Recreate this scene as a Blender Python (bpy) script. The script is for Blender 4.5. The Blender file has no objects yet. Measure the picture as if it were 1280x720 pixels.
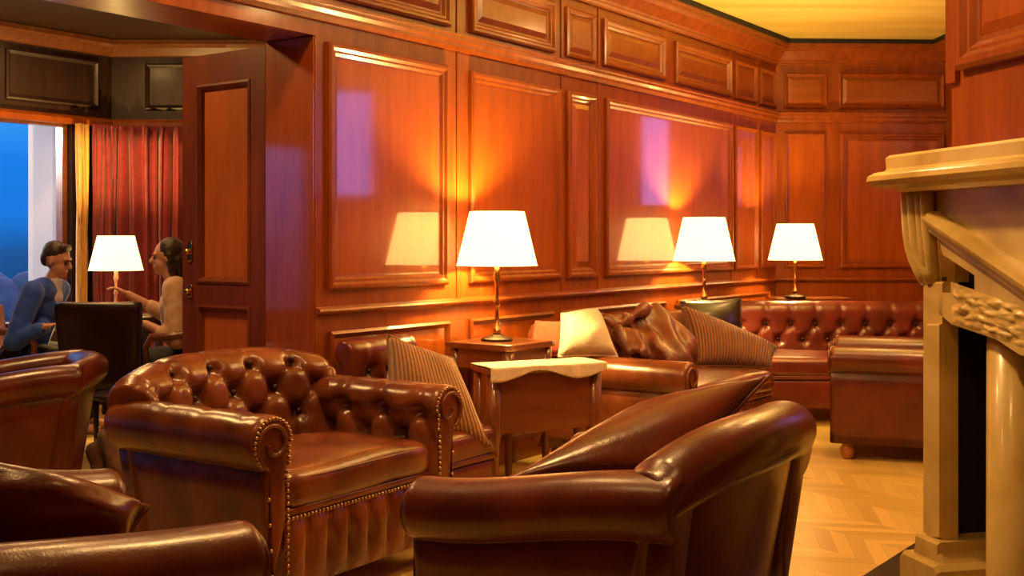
import bpy, bmesh, math, random
from mathutils import Vector, Matrix, noise
random.seed(7)
C = bpy.context.scene.collection
PI = math.pi
F = 1400.0; CX = 640.0; HY = 302.0; CH = 1.2

def P(px, py, Y):
    return Vector(((px-CX)*Y/F, Y, CH-(py-HY)*Y/F))
def PZ(px, py, z):
    return P(px, py, F*(CH-z)/(py-HY))

# ------------------------------------------------------------------ materials
def new_mat(name):
    m = bpy.data.materials.new(name); m.use_nodes = True
    nt = m.node_tree
    return m, nt, nt.nodes['Principled BSDF']
def N(nt, t, **kw):
    n = nt.nodes.new(t)
    for k, v in kw.items(): setattr(n, k, v)
    return n
def ramp(nt, fac, stops):
    r = N(nt, 'ShaderNodeValToRGB')
    el = r.color_ramp.elements
    while len(el) < len(stops): el.new(0.5)
    for e, (p, c) in zip(el, stops):
        e.position = p; e.color = (*c, 1)
    nt.links.new(fac, r.inputs[0]); return r.outputs[0]
def simple(name, col, rough=.5, metal=0, coat=0, spec=.5):
    m, nt, b = new_mat(name)
    b.inputs['Base Color'].default_value = (*col, 1)
    b.inputs['Roughness'].default_value = rough
    b.inputs['Metallic'].default_value = metal
    b.inputs['Coat Weight'].default_value = coat
    b.inputs['Specular IOR Level'].default_value = spec
    return m
def leather(name, c1, c2, rough=.32, scale=5):
    m, nt, b = new_mat(name)
    tc = N(nt, 'ShaderNodeTexCoord')
    n1 = N(nt, 'ShaderNodeTexNoise'); n1.inputs['Scale'].default_value = scale; n1.inputs['Detail'].default_value = 4
    nt.links.new(tc.outputs['Object'], n1.inputs['Vector'])
    nt.links.new(ramp(nt, n1.outputs['Fac'], [(.35, c1), (.68, c2)]), b.inputs['Base Color'])
    n2 = N(nt, 'ShaderNodeTexNoise'); n2.inputs['Scale'].default_value = 9; n2.inputs['Detail'].default_value = 6
    nt.links.new(tc.outputs['Object'], n2.inputs['Vector'])
    vo = N(nt, 'ShaderNodeTexVoronoi'); vo.inputs['Scale'].default_value = 160
    nt.links.new(tc.outputs['Object'], vo.inputs['Vector'])
    b1 = N(nt, 'ShaderNodeBump'); b1.inputs['Strength'].default_value = .22; b1.inputs['Distance'].default_value = .02
    nt.links.new(n2.outputs['Fac'], b1.inputs['Height'])
    b2 = N(nt, 'ShaderNodeBump'); b2.inputs['Strength'].default_value = .12; b2.inputs['Distance'].default_value = .002
    nt.links.new(vo.outputs['Distance'], b2.inputs['Height']); nt.links.new(b1.outputs[0], b2.inputs['Normal'])
    nt.links.new(b2.outputs[0], b.inputs['Normal'])
    b.inputs['Roughness'].default_value = rough
    b.inputs['Coat Weight'].default_value = .35; b.inputs['Coat Roughness'].default_value = .22
    return m
def wood(name, c1, c2, rough=.3, coat=.6, coat_rough=.08, coat_ior=1.6, axis='Z', bump=.03):
    m, nt, b = new_mat(name)
    tc = N(nt, 'ShaderNodeTexCoord'); mp = N(nt, 'ShaderNodeMapping')
    sc = {'Z': (9, 9, .9), 'X': (.9, 9, 9), 'Y': (9, .9, 9)}[axis]
    mp.inputs['Scale'].default_value = sc
    nt.links.new(tc.outputs['Object'], mp.inputs[0])
    n1 = N(nt, 'ShaderNodeTexNoise'); n1.inputs['Scale'].default_value = 2.2; n1.inputs['Detail'].default_value = 8
    n1.inputs['Roughness'].default_value = .65
    nt.links.new(mp.outputs[0], n1.inputs['Vector'])
    nt.links.new(ramp(nt, n1.outputs['Fac'], [(.3, c1), (.7, c2)]), b.inputs['Base Color'])
    bp = N(nt, 'ShaderNodeBump'); bp.inputs['Strength'].default_value = bump; bp.inputs['Distance'].default_value = .01
    nt.links.new(n1.outputs['Fac'], bp.inputs['Height']); nt.links.new(bp.outputs[0], b.inputs['Normal'])
    b.inputs['Roughness'].default_value = rough
    b.inputs['Coat Weight'].default_value = coat; b.inputs['Coat Roughness'].default_value = coat_rough
    b.inputs['Coat IOR'].default_value = coat_ior
    return m
def fabric(name, c1, c2, scale=60, rough=.85, ribs=0, rib_axis='X'):
    m, nt, b = new_mat(name)
    tc = N(nt, 'ShaderNodeTexCoord')
    n1 = N(nt, 'ShaderNodeTexNoise'); n1.inputs['Scale'].default_value = scale; n1.inputs['Detail'].default_value = 3
    nt.links.new(tc.outputs['Object'], n1.inputs['Vector'])
    col = ramp(nt, n1.outputs['Fac'], [(.3, c1), (.7, c2)])
    bp = N(nt, 'ShaderNodeBump'); bp.inputs['Strength'].default_value = .3; bp.inputs['Distance'].default_value = .004
    if ribs:
        w = N(nt, 'ShaderNodeTexWave'); w.bands_direction = rib_axis; w.inputs['Scale'].default_value = ribs
        w.inputs['Distortion'].default_value = .4; w.inputs['Detail'].default_value = 1
        nt.links.new(tc.outputs['UV'], w.inputs['Vector'])
        mx = N(nt, 'ShaderNodeMixRGB', blend_type='MULTIPLY'); mx.inputs[0].default_value = .75
        nt.links.new(col, mx.inputs[1])
        nt.links.new(ramp(nt, w.outputs['Fac'], [(.2, (.3, .25, .22)), (.7, (1, 1, 1))]), mx.inputs[2])
        col = mx.outputs[0]
        nt.links.new(w.outputs['Fac'], bp.inputs['Height']); bp.inputs['Distance'].default_value = .008; bp.inputs['Strength'].default_value = .6
    else:
        nt.links.new(n1.outputs['Fac'], bp.inputs['Height'])
    nt.links.new(col, b.inputs['Base Color']); nt.links.new(bp.outputs[0], b.inputs['Normal'])
    b.inputs['Roughness'].default_value = rough
    b.inputs['Sheen Weight'].default_value = .25
    return m

M = {}
M['wood'] = wood('mahogany_wood', (.19, .033, .003), (.34, .074, .006), .36, .4, .14, 1.5)
M['panel'] = wood('lacquered_mahogany_panel', (.28, .050, .0025), (.43, .092, .005), .36, 1.0, .07, 2.0, bump=.006)
M['frieze'] = wood('frieze_mahogany', (.22, .050, .006), (.34, .085, .010), .35, .4, .15, 1.5, 'X')
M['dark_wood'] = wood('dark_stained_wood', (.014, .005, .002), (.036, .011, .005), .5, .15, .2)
M['table_wood'] = wood('table_mahogany', (.13, .035, .012), (.24, .075, .025), .3, .6, .1, 1.5, 'X')
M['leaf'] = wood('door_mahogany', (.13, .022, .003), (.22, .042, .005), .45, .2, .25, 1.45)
M['leaf_panel_lit'] = wood('door_panel_lit_mahogany', (.40, .085, .006), (.52, .125, .010), .5, .12, .3, 1.45)  # lamp-lit tone put into the panel colour, brighter than the door frame
M['leather'] = leather('oxblood_leather', (.085, .014, .007), (.19, .032, .014), .30)
M['tan_leather'] = leather('brown_chesterfield_leather', (.11, .026, .008), (.26, .070, .022), .27)
M['red_leather'] = leather('red_brown_leather', (.085, .014, .007), (.155, .026, .012), .32)
M['sofa_leather'] = leather('burgundy_sofa_leather', (.12, .022, .016), (.22, .04, .028), .28)
M['dark_leather'] = leather('dark_leather', (.012, .005, .004), (.03, .010, .007), .35)
M['jacket_leather'] = leather('brown_jacket_leather', (.12, .032, .014), (.24, .07, .032), .4, 9)
M['brass'] = simple('polished_brass', (.75, .45, .14), .22, 1)
M['nail'] = simple('antique_brass_nail', (.55, .36, .17), .3, 1)
M['button'] = simple('dark_leather_button', (.02, .006, .004), .4)
M['black'] = simple('matt_black', (.006, .005, .005), .6)
M['soot_shade'] = simple('sooty_firebox_hollow_shade', (.012, .009, .007), .8)
M['hearth'] = simple('black_hearth_slate', (.012, .011, .010), .28)
M['rib'] = fabric('ribbed_tan_fabric', (.42, .19, .07), (.56, .27, .11), 70, .8, 7.0)
M['rib_brown'] = fabric('ribbed_brown_fabric', (.20, .065, .022), (.30, .10, .036), 70, .75, 9.0)
M['tan_fabric'] = fabric('tan_boucle', (.28, .11, .04), (.42, .18, .07), 40)
M['cream_fabric'] = fabric('cream_linen', (.72, .58, .42), (.85, .72, .56), 50)
M['red_fabric'] = fabric('red_cotton', (.38, .045, .02), (.52, .075, .035), 50)
M['brown_throw'] = fabric('brown_wool_throw', (.13, .05, .022), (.24, .10, .045), 18)
M['curtain'] = fabric('red_velvet_curtain', (.20, .012, .018), (.30, .022, .028), 20, .55)
M['lit_curtain'] = fabric('lamplit_curtain_edge', (.60, .30, .05), (.75, .40, .08), 20, .6)  # gold colour stands for lamp light on the curtain edge
M['skin'] = simple('skin', (.62, .28, .19), .5)
M['skin_pale'] = simple('skin_pale', (.68, .33, .23), .5)
M['hair'] = fabric('dark_brown_hair', (.018, .007, .004), (.05, .018, .009), 90, .5)
M['navy'] = fabric('blue_wool_suit', (.012, .06, .42), (.02, .09, .58), 80, .8)
M['shirt'] = simple('pale_shirt', (.62, .55, .66), .7)
M['beige'] = fabric('beige_patterned_top', (.50, .25, .13), (.75, .48, .30), 14, .8)
M['trouser'] = simple('dark_trousers', (.02, .017, .022), .8)
M['pink_uph'] = simple('dusty_rose_upholstery', (.30, .13, .13), .8)
M['white_paint'] = simple('white_painted_render', (.82, .81, .84), .6)
M['blush'] = simple('blush_ceramic', (.62, .27, .19), .3, coat=.4)
def stone():
    m, nt, b = new_mat('cream_marble_stone')
    tc = N(nt, 'ShaderNodeTexCoord')
    n1 = N(nt, 'ShaderNodeTexNoise'); n1.inputs['Scale'].default_value = 3.5; n1.inputs['Detail'].default_value = 8
    n1.inputs['Distortion'].default_value = 1.2
    nt.links.new(tc.outputs['Object'], n1.inputs['Vector'])
    nt.links.new(ramp(nt, n1.outputs['Fac'], [(.28, (.46, .31, .09)), (.5, (.66, .48, .16)), (.72, (.76, .58, .25))]), b.inputs['Base Color'])
    n2 = N(nt, 'ShaderNodeTexNoise'); n2.inputs['Scale'].default_value = 22; n2.inputs['Detail'].default_value = 6
    nt.links.new(tc.outputs['Object'], n2.inputs['Vector'])
    bp = N(nt, 'ShaderNodeBump'); bp.inputs['Strength'].default_value = .12; bp.inputs['Distance'].default_value = .006
    nt.links.new(n2.outputs['Fac'], bp.inputs['Height']); nt.links.new(bp.outputs[0], b.inputs['Normal'])
    b.inputs['Roughness'].default_value = .3
    b.inputs['Coat Weight'].default_value = .3; b.inputs['Coat Roughness'].default_value = .12
    return m
M['stone'] = stone()
def parquet():
    m, nt, b = new_mat('chevron_oak_parquet')
    L = nt.links
    tc = N(nt, 'ShaderNodeTexCoord'); mp = N(nt, 'ShaderNodeMapping'); mp.inputs['Rotation'].default_value = (0, 0, math.radians(-35))
    L.new(tc.outputs['Object'], mp.inputs[0])
    sp = N(nt, 'ShaderNodeSeparateXYZ'); L.new(mp.outputs[0], sp.inputs[0])
    def mth(op, a, v=None):
        n = N(nt, 'ShaderNodeMath', operation=op)
        if hasattr(a, 'node'): L.new(a, n.inputs[0])
        else: n.inputs[0].default_value = a
        if v is not None:
            if hasattr(v, 'node'): L.new(v, n.inputs[1])
            else: n.inputs[1].default_value = v
        return n.outputs[0]
    xw = mth('DIVIDE', sp.outputs['X'], .5)
    tri = mth('ABSOLUTE', mth('SUBTRACT', mth('FRACT', xw), .5))
    v = mth('DIVIDE', mth('ADD', sp.outputs['Y'], mth('MULTIPLY', tri, .5)), .085)
    cell = mth('ADD', mth('FLOOR', v), mth('MULTIPLY', mth('FLOOR', mth('MULTIPLY', xw, 2)), 37.7))
    wn = N(nt, 'ShaderNodeTexWhiteNoise', noise_dimensions='1D'); L.new(cell, wn.inputs['W'])
    base = ramp(nt, wn.outputs['Value'], [(0, (.50, .33, .09)), (.5, (.60, .41, .125)), (1, (.70, .49, .16))])
    gap = mth('GREATER_THAN', mth('ABSOLUTE', mth('SUBTRACT', mth('FRACT', v), .5)), .48)
    mx = N(nt, 'ShaderNodeMixRGB'); L.new(mth('MULTIPLY', gap, .35), mx.inputs[0]); L.new(base, mx.inputs[1]); mx.inputs[2].default_value = (.16, .07, .02, 1)
    L.new(mx.outputs[0], b.inputs['Base Color'])
    b.inputs['Roughness'].default_value = .38; b.inputs['Coat Weight'].default_value = .3; b.inputs['Coat Roughness'].default_value = .2
    return m
M['parquet'] = parquet()
def ceiling_mat():
    m, nt, b = new_mat('cream_lacquer_ceiling')
    tc = N(nt, 'ShaderNodeTexCoord'); mp = N(nt, 'ShaderNodeMapping'); mp.inputs['Scale'].default_value = (.25, 3.2, 1)
    nt.links.new(tc.outputs['Object'], mp.inputs[0])
    n1 = N(nt, 'ShaderNodeTexNoise'); n1.inputs['Scale'].default_value = 2; n1.inputs['Detail'].default_value = 5
    nt.links.new(mp.outputs[0], n1.inputs['Vector'])
    nt.links.new(ramp(nt, n1.outputs['Fac'], [(.3, (.70, .48, .10)), (.7, (.88, .70, .22))]), b.inputs['Base Color'])
    b.inputs['Roughness'].default_value = .35
    return m
M['ceiling'] = ceiling_mat()
def shade_mat():
    m, nt, b = new_mat('lit_cream_lampshade')
    b.inputs['Base Color'].default_value = (.9, .8, .55, 1); b.inputs['Roughness'].default_value = .8
    b.inputs['Emission Color'].default_value = (1, .80, .40, 1); b.inputs['Emission Strength'].default_value = 2.4
    tl = N(nt, 'ShaderNodeBsdfTranslucent'); tl.inputs[0].default_value = (1, .85, .55, 1)
    mx = N(nt, 'ShaderNodeMixShader'); mx.inputs[0].default_value = .35
    out = nt.nodes['Material Output']
    nt.links.new(b.outputs[0], mx.inputs[1]); nt.links.new(tl.outputs[0], mx.inputs[2]); nt.links.new(mx.outputs[0], out.inputs[0])
    return m
M['shade'] = shade_mat()
def glass_mat():
    m, nt, b = new_mat('window_glass')
    tr = N(nt, 'ShaderNodeBsdfTransparent'); gl = N(nt, 'ShaderNodeBsdfGlossy'); gl.inputs['Roughness'].default_value = .02
    fr = N(nt, 'ShaderNodeFresnel'); fr.inputs[0].default_value = 1.25
    mx = N(nt, 'ShaderNodeMixShader'); nt.links.new(fr.outputs[0], mx.inputs[0])
    nt.links.new(tr.outputs[0], mx.inputs[1]); nt.links.new(gl.outputs[0], mx.inputs[2])
    nt.links.new(mx.outputs[0], nt.nodes['Material Output'].inputs[0])
    return m
M['glass'] = glass_mat()
M['foliage'] = fabric('dark_tree_foliage', (.012, .05, .045), (.03, .10, .08), 3)
M['ground'] = simple('dusk_grass', (.03, .08, .07), .9)

# ------------------------------------------------------------------ mesh builder
class MB:
    def __init__(s): s.v = []; s.f = []; s.mi = []; s.uv = {}
    def add(s, vs, fs, mi=0, uvs=None):
        o = len(s.v); s.v += [Vector(p) for p in vs]
        for k, f in enumerate(fs):
            s.f.append([i+o for i in f]); s.mi.append(mi)
        if uvs:
            for i, u in enumerate(uvs): s.uv[o+i] = u
        return s
    def box(s, c, size, rz=0, mi=0, ax=None):
        hx, hy, hz = [a/2 for a in size]
        R = Matrix.Rotation(rz, 3, 'Z') if ax is None else ax
        vs = [Vector(c)+R @ Vector((x, y, z)) for x in (-hx, hx) for y in (-hy, hy) for z in (-hz, hz)]
        fs = [(0, 1, 3, 2), (4, 6, 7, 5), (0, 4, 5, 1), (2, 3, 7, 6), (0, 2, 6, 4), (1, 5, 7, 3)]
        return s.add(vs, fs, mi)
    def grid(s, fn, nu, nv, closeu=False, closev=False, mi=0, flip=False, uv=None):
        vs = [fn(i/(nu if closeu else nu-1), j/(nv if closev else nv-1)) for i in range(nu) for j in range(nv)]
        fs = []
        for i in range(nu if closeu else nu-1):
            for j in range(nv if closev else nv-1):
                a = i*nv+j; b = ((i+1) % nu)*nv+j; c = ((i+1) % nu)*nv+(j+1) % nv; d = i*nv+(j+1) % nv
                fs.append((a, d, c, b) if flip else (a, b, c, d))
        uvs = [uv(i/(nu-1), j/(nv-1)) for i in range(nu) for j in range(nv)] if uv else None
        return s.add(vs, fs, mi, uvs)
    def rbox(s, c, size, r, crown=0, n=10, R=None, mi=0, fn=None):
        h = Vector(size)/2; R = R or Matrix.Identity(3)
        hi = Vector([max(a-r, .0005) for a in h])
        for ax in range(3):
            for sg in (-1, 1):
                vs = []
                for i in range(n+1):
                    for j in range(n+1):
                        p = [0, 0, 0]; p[ax] = sg; p[(ax+1) % 3] = -1+2*i/n; p[(ax+2) % 3] = -1+2*j/n
                        # concentrate samples near edges
                        q = Vector([math.copysign(abs(a)**.6, a)*hh for a, hh in zip(p, h)])
                        cl = Vector([max(-b, min(b, a)) for a, b in zip(q, hi)])
                        d = q-cl
                        if d.length > 1e-9: q = cl+d.normalized()*r
                        if crown:
                            x, y = q[0]/h[0], q[1]/h[1]
                            q[2] += math.copysign(1, q[2])*crown*(1-x*x)*(1-y*y)*(abs(q[2])/h[2])
                        if fn: q = fn(q)
                        vs.append(Vector(c)+R @ q)
                fs = []
                for i in range(n):
                    for j in range(n):
                        a = i*(n+1)+j; f = (a, a+n+1, a+n+2, a+1)
                        fs.append(f if sg > 0 else f[::-1])
                s.add(vs, fs, mi)
        return s
    def lathe(s, prof, c=(0, 0, 0), n=24, mi=0, cap=True, R=None):
        R = R or Matrix.Identity(3); c = Vector(c)
        s.grid(lambda u, v: c+R @ Vector((0, 0, 0)), 1, 1) if False else None
        vs = []; m = len(prof)
        for i in range(n):
            a = 2*PI*i/n
            for (r, z) in prof: vs.append(c+R @ Vector((r*math.cos(a), r*math.sin(a), z)))
        fs = [(i*m+j, ((i+1) % n)*m+j, ((i+1) % n)*m+j+1, i*m+j+1) for i in range(n) for j in range(m-1)]
        if cap:
            fs.append([i*m for i in range(n)][::-1]); fs.append([i*m+m-1 for i in range(n)])
        return s.add(vs, fs, mi)
    def tube(s, pts, r, n=10, mi=0, cap=True):
        pts = [Vector(p) for p in pts]; k = len(pts)
        rs = r if isinstance(r, (list, tuple)) else [r]*k
        vs = []; up = None
        for i, p in enumerate(pts):
            t = (pts[min(i+1, k-1)]-pts[max(i-1, 0)]).normalized()
            if up is None:
                up = Vector((0, 0, 1)) if abs(t.z) < .9 else Vector((1, 0, 0))
            a = t.cross(up).normalized(); b = a.cross(t).normalized(); up = b
            for j in range(n):
                w = 2*PI*j/n; vs.append(p+(a*math.cos(w)+b*math.sin(w))*rs[i])
        fs = [(i*n+j, i*n+(j+1) % n, (i+1)*n+(j+1) % n, (i+1)*n+j) for i in range(k-1) for j in range(n)]
        if cap:
            fs.append(list(range(n))[::-1]); fs.append([(k-1)*n+j for j in range(n)])
        return s.add(vs, fs, mi)
    def prism(s, poly, fn, d0, d1, mi=0, bev=0.0):
        """poly: list of 2-D points; fn(a, b, d) -> world"""
        n = len(poly)
        cx = sum(p[0] for p in poly)/n; cy = sum(p[1] for p in poly)/n
        layers = [(d0, 0), (d1-bev if bev else d1, 0)]
        if bev: layers.append((d1, bev))
        vs = []
        for d, sh in layers:
            for (a, b) in poly:
                l = math.hypot(a-cx, b-cy) or 1
                k = max(0, 1-sh/l); vs.append(fn(cx+(a-cx)*k, cy+(b-cy)*k, d))
        fs = []
        for q in range(len(layers)-1):
            for i in range(n):
                j = (i+1) % n
                fs.append((q*n+i, q*n+j, (q+1)*n+j, (q+1)*n+i))
        fs.append(list(range(n))[::-1]); fs.append([(len(layers)-1)*n+i for i in range(n)])
        return s.add(vs, fs, mi)
    def sphere(s, c, r, n=10, m=7, mi=0, R=None):
        R = R or Matrix.Identity(3)
        rr = r if isinstance(r, (tuple, list)) else (r, r, r); c = Vector(c)
        vs = [c+R @ Vector((0, 0, -rr[2]))]
        for j in range(1, m):
            t = -PI/2+PI*j/m
            for i in range(n):
                a = 2*PI*i/n
                vs.append(c+R @ Vector((rr[0]*math.cos(t)*math.cos(a), rr[1]*math.cos(t)*math.sin(a), rr[2]*math.sin(t))))
        vs.append(c+R @ Vector((0, 0, rr[2])))
        fs = [(0, 1+(i+1) % n, 1+i) for i in range(n)]
        for j in range(m-2):
            for i in range(n):
                a = 1+j*n+i; b = 1+j*n+(i+1) % n
                fs.append((a, b, b+n, a+n))
        k = len(vs)-1; o = 1+(m-2)*n
        fs += [(o+i, o+(i+1) % n, k) for i in range(n)]
        return s.add(vs, fs, mi)
    def capsule(s, a, b, ra, rb, n=12):
        a = Vector(a); b = Vector(b); d = b-a
        R = d.to_track_quat('Z', 'Y').to_matrix() if d.length > 1e-6 else Matrix.Identity(3)
        L = d.length; vs = []; m = 5
        prof = []
        for j in range(m+1):
            t = -PI/2+PI/2*j/m; prof.append((ra*math.cos(t)+1e-5, ra*math.sin(t)))
        for j in range(m+1):
            t = PI/2*j/m; prof.append((rb*math.cos(t)+1e-5, L+rb*math.sin(t)))
        return s.lathe(prof, a, n, R=R)
    def build(s, name, mat, parent=None, world=False, smooth=True, angle=None, recalc=True, merge=True):
        me = bpy.data.meshes.new(name)
        vs = s.v
        if world and parent is not None:
            inv = MAT[parent.name].inverted(); vs = [inv @ v for v in vs]
        me.from_pydata([tuple(v) for v in vs], [], s.f)
        mats = mat if isinstance(mat, (list, tuple)) else [mat]
        for mm in mats: me.materials.append(mm)
        for p, i in zip(me.polygons, s.mi): p.material_index = i
        if s.uv:
            ul = me.uv_layers.new(name='UVMap')
            for l in me.loops: ul.data[l.index].uv = s.uv.get(l.vertex_index, (0, 0))
        bm = bmesh.new(); bm.from_mesh(me)
        if merge: bmesh.ops.remove_doubles(bm, verts=bm.verts, dist=1e-5)
        if recalc: bmesh.ops.recalc_face_normals(bm, faces=bm.faces)
        bm.to_mesh(me); bm.free()
        if smooth:
            for p in me.polygons: p.use_smooth = True
            if angle is not None:
                me.set_sharp_from_angle(angle=math.radians(angle))
        o = bpy.data.objects.new(name, me); C.objects.link(o)
        if parent is not None: o.parent = parent
        return o
MAT = {}
def thing(name, label, cat, loc=(0, 0, 0), rz=0, group=None):
    o = bpy.data.objects.new(name, None); C.objects.link(o)
    o.location = loc; o.rotation_euler = (0, 0, rz); o.empty_display_size = .1
    MAT[o.name] = Matrix.Translation(Vector(loc)) @ Matrix.Rotation(rz, 4, 'Z')
    o['label'] = label; o['category'] = cat
    if group: o['group'] = group
    return o
def tag(o, label, cat, group=None, kind=None):
    o['label'] = label; o['category'] = cat
    if group: o['group'] = group
    if kind: o['kind'] = kind
    return o
def struct(o, label=None):
    o['kind'] = 'structure'
    if label: o['label'] = label
    return o
def copy_tree(o, parent=None):
    c = o.copy(); C.objects.link(c)
    if parent: c.parent = parent
    if o.name in MAT: MAT[c.name] = MAT[o.name]
    for ch in list(o.children): copy_tree(ch, c)
    return c

# ------------------------------------------------------------------ the panelled wall frame
O = Vector((-.863, 4.912, 0)); W = Vector((.5812, .8137, 0)).normalized(); WN = Vector((W.y, -W.x, 0))
def wl(u, n, z): return O+W*u+WN*n+Vector((0, 0, z))
def uw(px):
    r = (px-CX)/F
    return (r*O.y-O.x)/(W.x-W.y*r)
UE = (2.15-O.x)/W.x
KC = wl(UE, 0, 0)                                 # corner with the far wall
E = Vector((.99908, .043, 0)); EN = Vector((E.y, -E.x, 0))
def wb(u, n, z): return KC+E*u+EN*n+Vector((0, 0, z))
def ub(px):
    r = (px-CX)/F
    return (r*KC.y-KC.x)/(E.x-E.y*r)
Z_RAIL, Z_FR0, Z_FR1, Z_CEIL = .893, 2.17, 2.66, 2.83

def moulding_run(mb, path, prof, closed=False, mi=0):
    """sweep prof [(out, z)] along a 2-D path; out is to the right-hand side of travel"""
    n = len(path); pts = [Vector((p[0], p[1], 0)) for p in path]
    dirs = [(pts[(i+1) % n]-pts[i]).normalized() for i in range(n if closed else n-1)]
    nr = lambda d: Vector((d.y, -d.x, 0))
    vs = []
    for i in range(n):
        if closed: a, b = nr(dirs[i-1]), nr(dirs[i])
        else: a = nr(dirs[max(i-1, 0)]); b = nr(dirs[min(i, n-2)])
        m = (a+b); m = m/max(m.dot(a), .2) if m.length > 1e-6 else a
        for (o, z) in prof: vs.append(pts[i]+m*o+Vector((0, 0, z)))
    k = len(prof); fs = []
    for i in range(n if closed else n-1):
        for j in range(k-1):
            fs.append((i*k+j, ((i+1) % n)*k+j, ((i+1) % n)*k+j+1, i*k+j+1))
    if not closed:
        fs.append(list(range(k))); fs.append([(n-1)*k+j for j in range(k)][::-1])
    mb.add(vs, fs, mi)

PROF_BIG = [(0, 0), (0, .022), (.010, .030), (.022, .030), (.034, .018), (.044, .018), (.056, .006), (.066, .005)]
def panel(wf, parent, u0, u1, z0, z1, prof=PROF_BIG, mat=None, field=True, fieldmat=None, raised=False):
    """a moulded wooden panel: frame with mitred moulding and its lacquered field"""
    mb = MB(); k = len(prof); vs = []
    for (d, h) in prof:
        for (u, z) in ((u0+d, z0+d), (u1-d, z0+d), (u1-d, z1-d), (u0+d, z1-d)): vs.append(wf(u, h, z))
    fs = []
    for j in range(k-1):
        for i in range(4):
            fs.append((j*4+i, j*4+(i+1) % 4, (j+1)*4+(i+1) % 4, (j+1)*4+i))
    mb.add(vs, fs)
    fr = mb.build('panel_moulding', mat or M['wood'], parent, world=True, smooth=False)
    d = prof[-1][0]; f = MB()
    a, b, c, e = u0+d, u1-d, z0+d, z1-d
    if raised:
        q = min(.03, (b-a)*.2)
        vs = [wf(u, h, z) for (s, h) in ((0, .004), (q, .016)) for (u, z) in ((a+s, c+s), (b-s, c+s), (b-s, e-s), (a+s, e-s))]
        fs = [(i, (i+1) % 4, 4+(i+1) % 4, 4+i) for i in range(4)]+[(4, 5, 6, 7)]
        f.add(vs, fs)
    else:
        f.add([wf(a, .005, c), wf(b, .005, c), wf(b, .005, e), wf(a, .005, e)], [(0, 1, 2, 3)])
    f.build('panel_field', fieldmat or M['panel'], parent, world=True, smooth=False)

def slab(mb, wf, u0, u1, n0, n1, z0, z1):
    vs = [wf(u, n, z) for u in (u0, u1) for n in (n0, n1) for z in (z0, z1)]
    mb.add(vs, [(0, 1, 3, 2), (4, 6, 7, 5), (0, 4, 5, 1), (2, 3, 7, 6), (0, 2, 6, 4), (1, 5, 7, 3)])

def root_struct(name, mb, mat, **kw):
    o = mb.build(name, mat, None, smooth=kw.get('smooth', False))
    MAT[o.name] = Matrix.Identity(4)
    return struct(o)

# floor and ceilings
mb = MB(); mb.box((0, 4, -.05), (13, 14, .1)); root_struct('floor', mb, M['parquet'])
mb = MB()
ring = [(-3.1, -1.6), (3.75, -1.6), (3.75, 9.35), (KC.x-.02, KC.y+.05), tuple(wl(-4.0, -.05, 0))[:2]]
for z0, z1 in ((Z_CEIL, Z_CEIL+.12),):
    n = len(ring)
    mb.add([(x, y, z) for z in (z0, z1) for (x, y) in ring], [list(range(n)), list(range(n, 2*n))[::-1]]+[(i, (i+1) % n, n+(i+1) % n, n+i) for i in range(n)])
root_struct('ceiling', mb, M['ceiling'])

# the long panelled wall with the opening on its left
mb = MB()
slab(mb, wl, 0, UE+.3, -.312, 0, 0, Z_CEIL)
slab(mb, wl, -4.0, 0, -.312, 0, 2.105, Z_CEIL)
wall = root_struct('wall_left', mb, M['wood'])
ZP0, ZP1 = .985, 2.085
for a, b in ((407, 557), (585, 698), (707, 743), (755, 913)):
    panel(wl, wall, uw(a), uw(b), ZP0, ZP1, raised=(b-a) < 60)
SM = [(0, 0), (0, .018), (.012, .026), (.026, .014), (.034, .005)]
panel(wl, wall, uw(917), uw(945), ZP0, ZP1, SM); panel(wl, wall, uw(949), uw(968), ZP0, ZP1, SM)
for a, b in ((262, 392), (420, 560), (586, 691), (752, 829), (842, 912)):
    panel(wl, wall, uw(a), uw(b), 2.285, 2.575, PROF_BIG, fieldmat=M['frieze'], mat=M['frieze'], raised=True)
for a, b in ((706, 742), (917, 944), (948, 968)):
    panel(wl, wall, uw(a), uw(b), 2.285, 2.575, SM, fieldmat=M['frieze'], mat=M['frieze'], raised=True)
# thin stiles that divide the panels
mb = MB()
for px in (572, 702, 748, 914.5, 947):
    slab(mb, wl, uw(px)-.012, uw(px)+.012, 0, .006, Z_RAIL, 2.17)
    slab(mb, wl, uw(px)-.012, uw(px)+.012, 0, .006, 2.25, 2.64)
mb.build('stile', M['wood'], wall, world=True, smooth=False)
# dado panels below the rail
for a, b in ((410, 560), (585, 690), (700, 830), (845, 960)):
    panel(wl, wall, uw(a), uw(b), .2, .80, SM)
# far wall
mb = MB(); slab(mb, wb, -.2, 1.75, -.15, 0, 0, Z_CEIL)
wall_b = root_struct('wall_back', mb, M['wood'])
panel(wb, wall_b, ub(981), ub(1031), ZP0, ZP1, SM); panel(wb, wall_b, ub(1050), ub(1180), ZP0, ZP1)
panel(wb, wall_b, ub(980), ub(1034), 2.285, 2.575, SM, fieldmat=M['frieze'], raised=True)
panel(wb, wall_b, ub(1048), ub(1180), 2.285, 2.575, SM, fieldmat=M['frieze'], raised=True)
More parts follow.
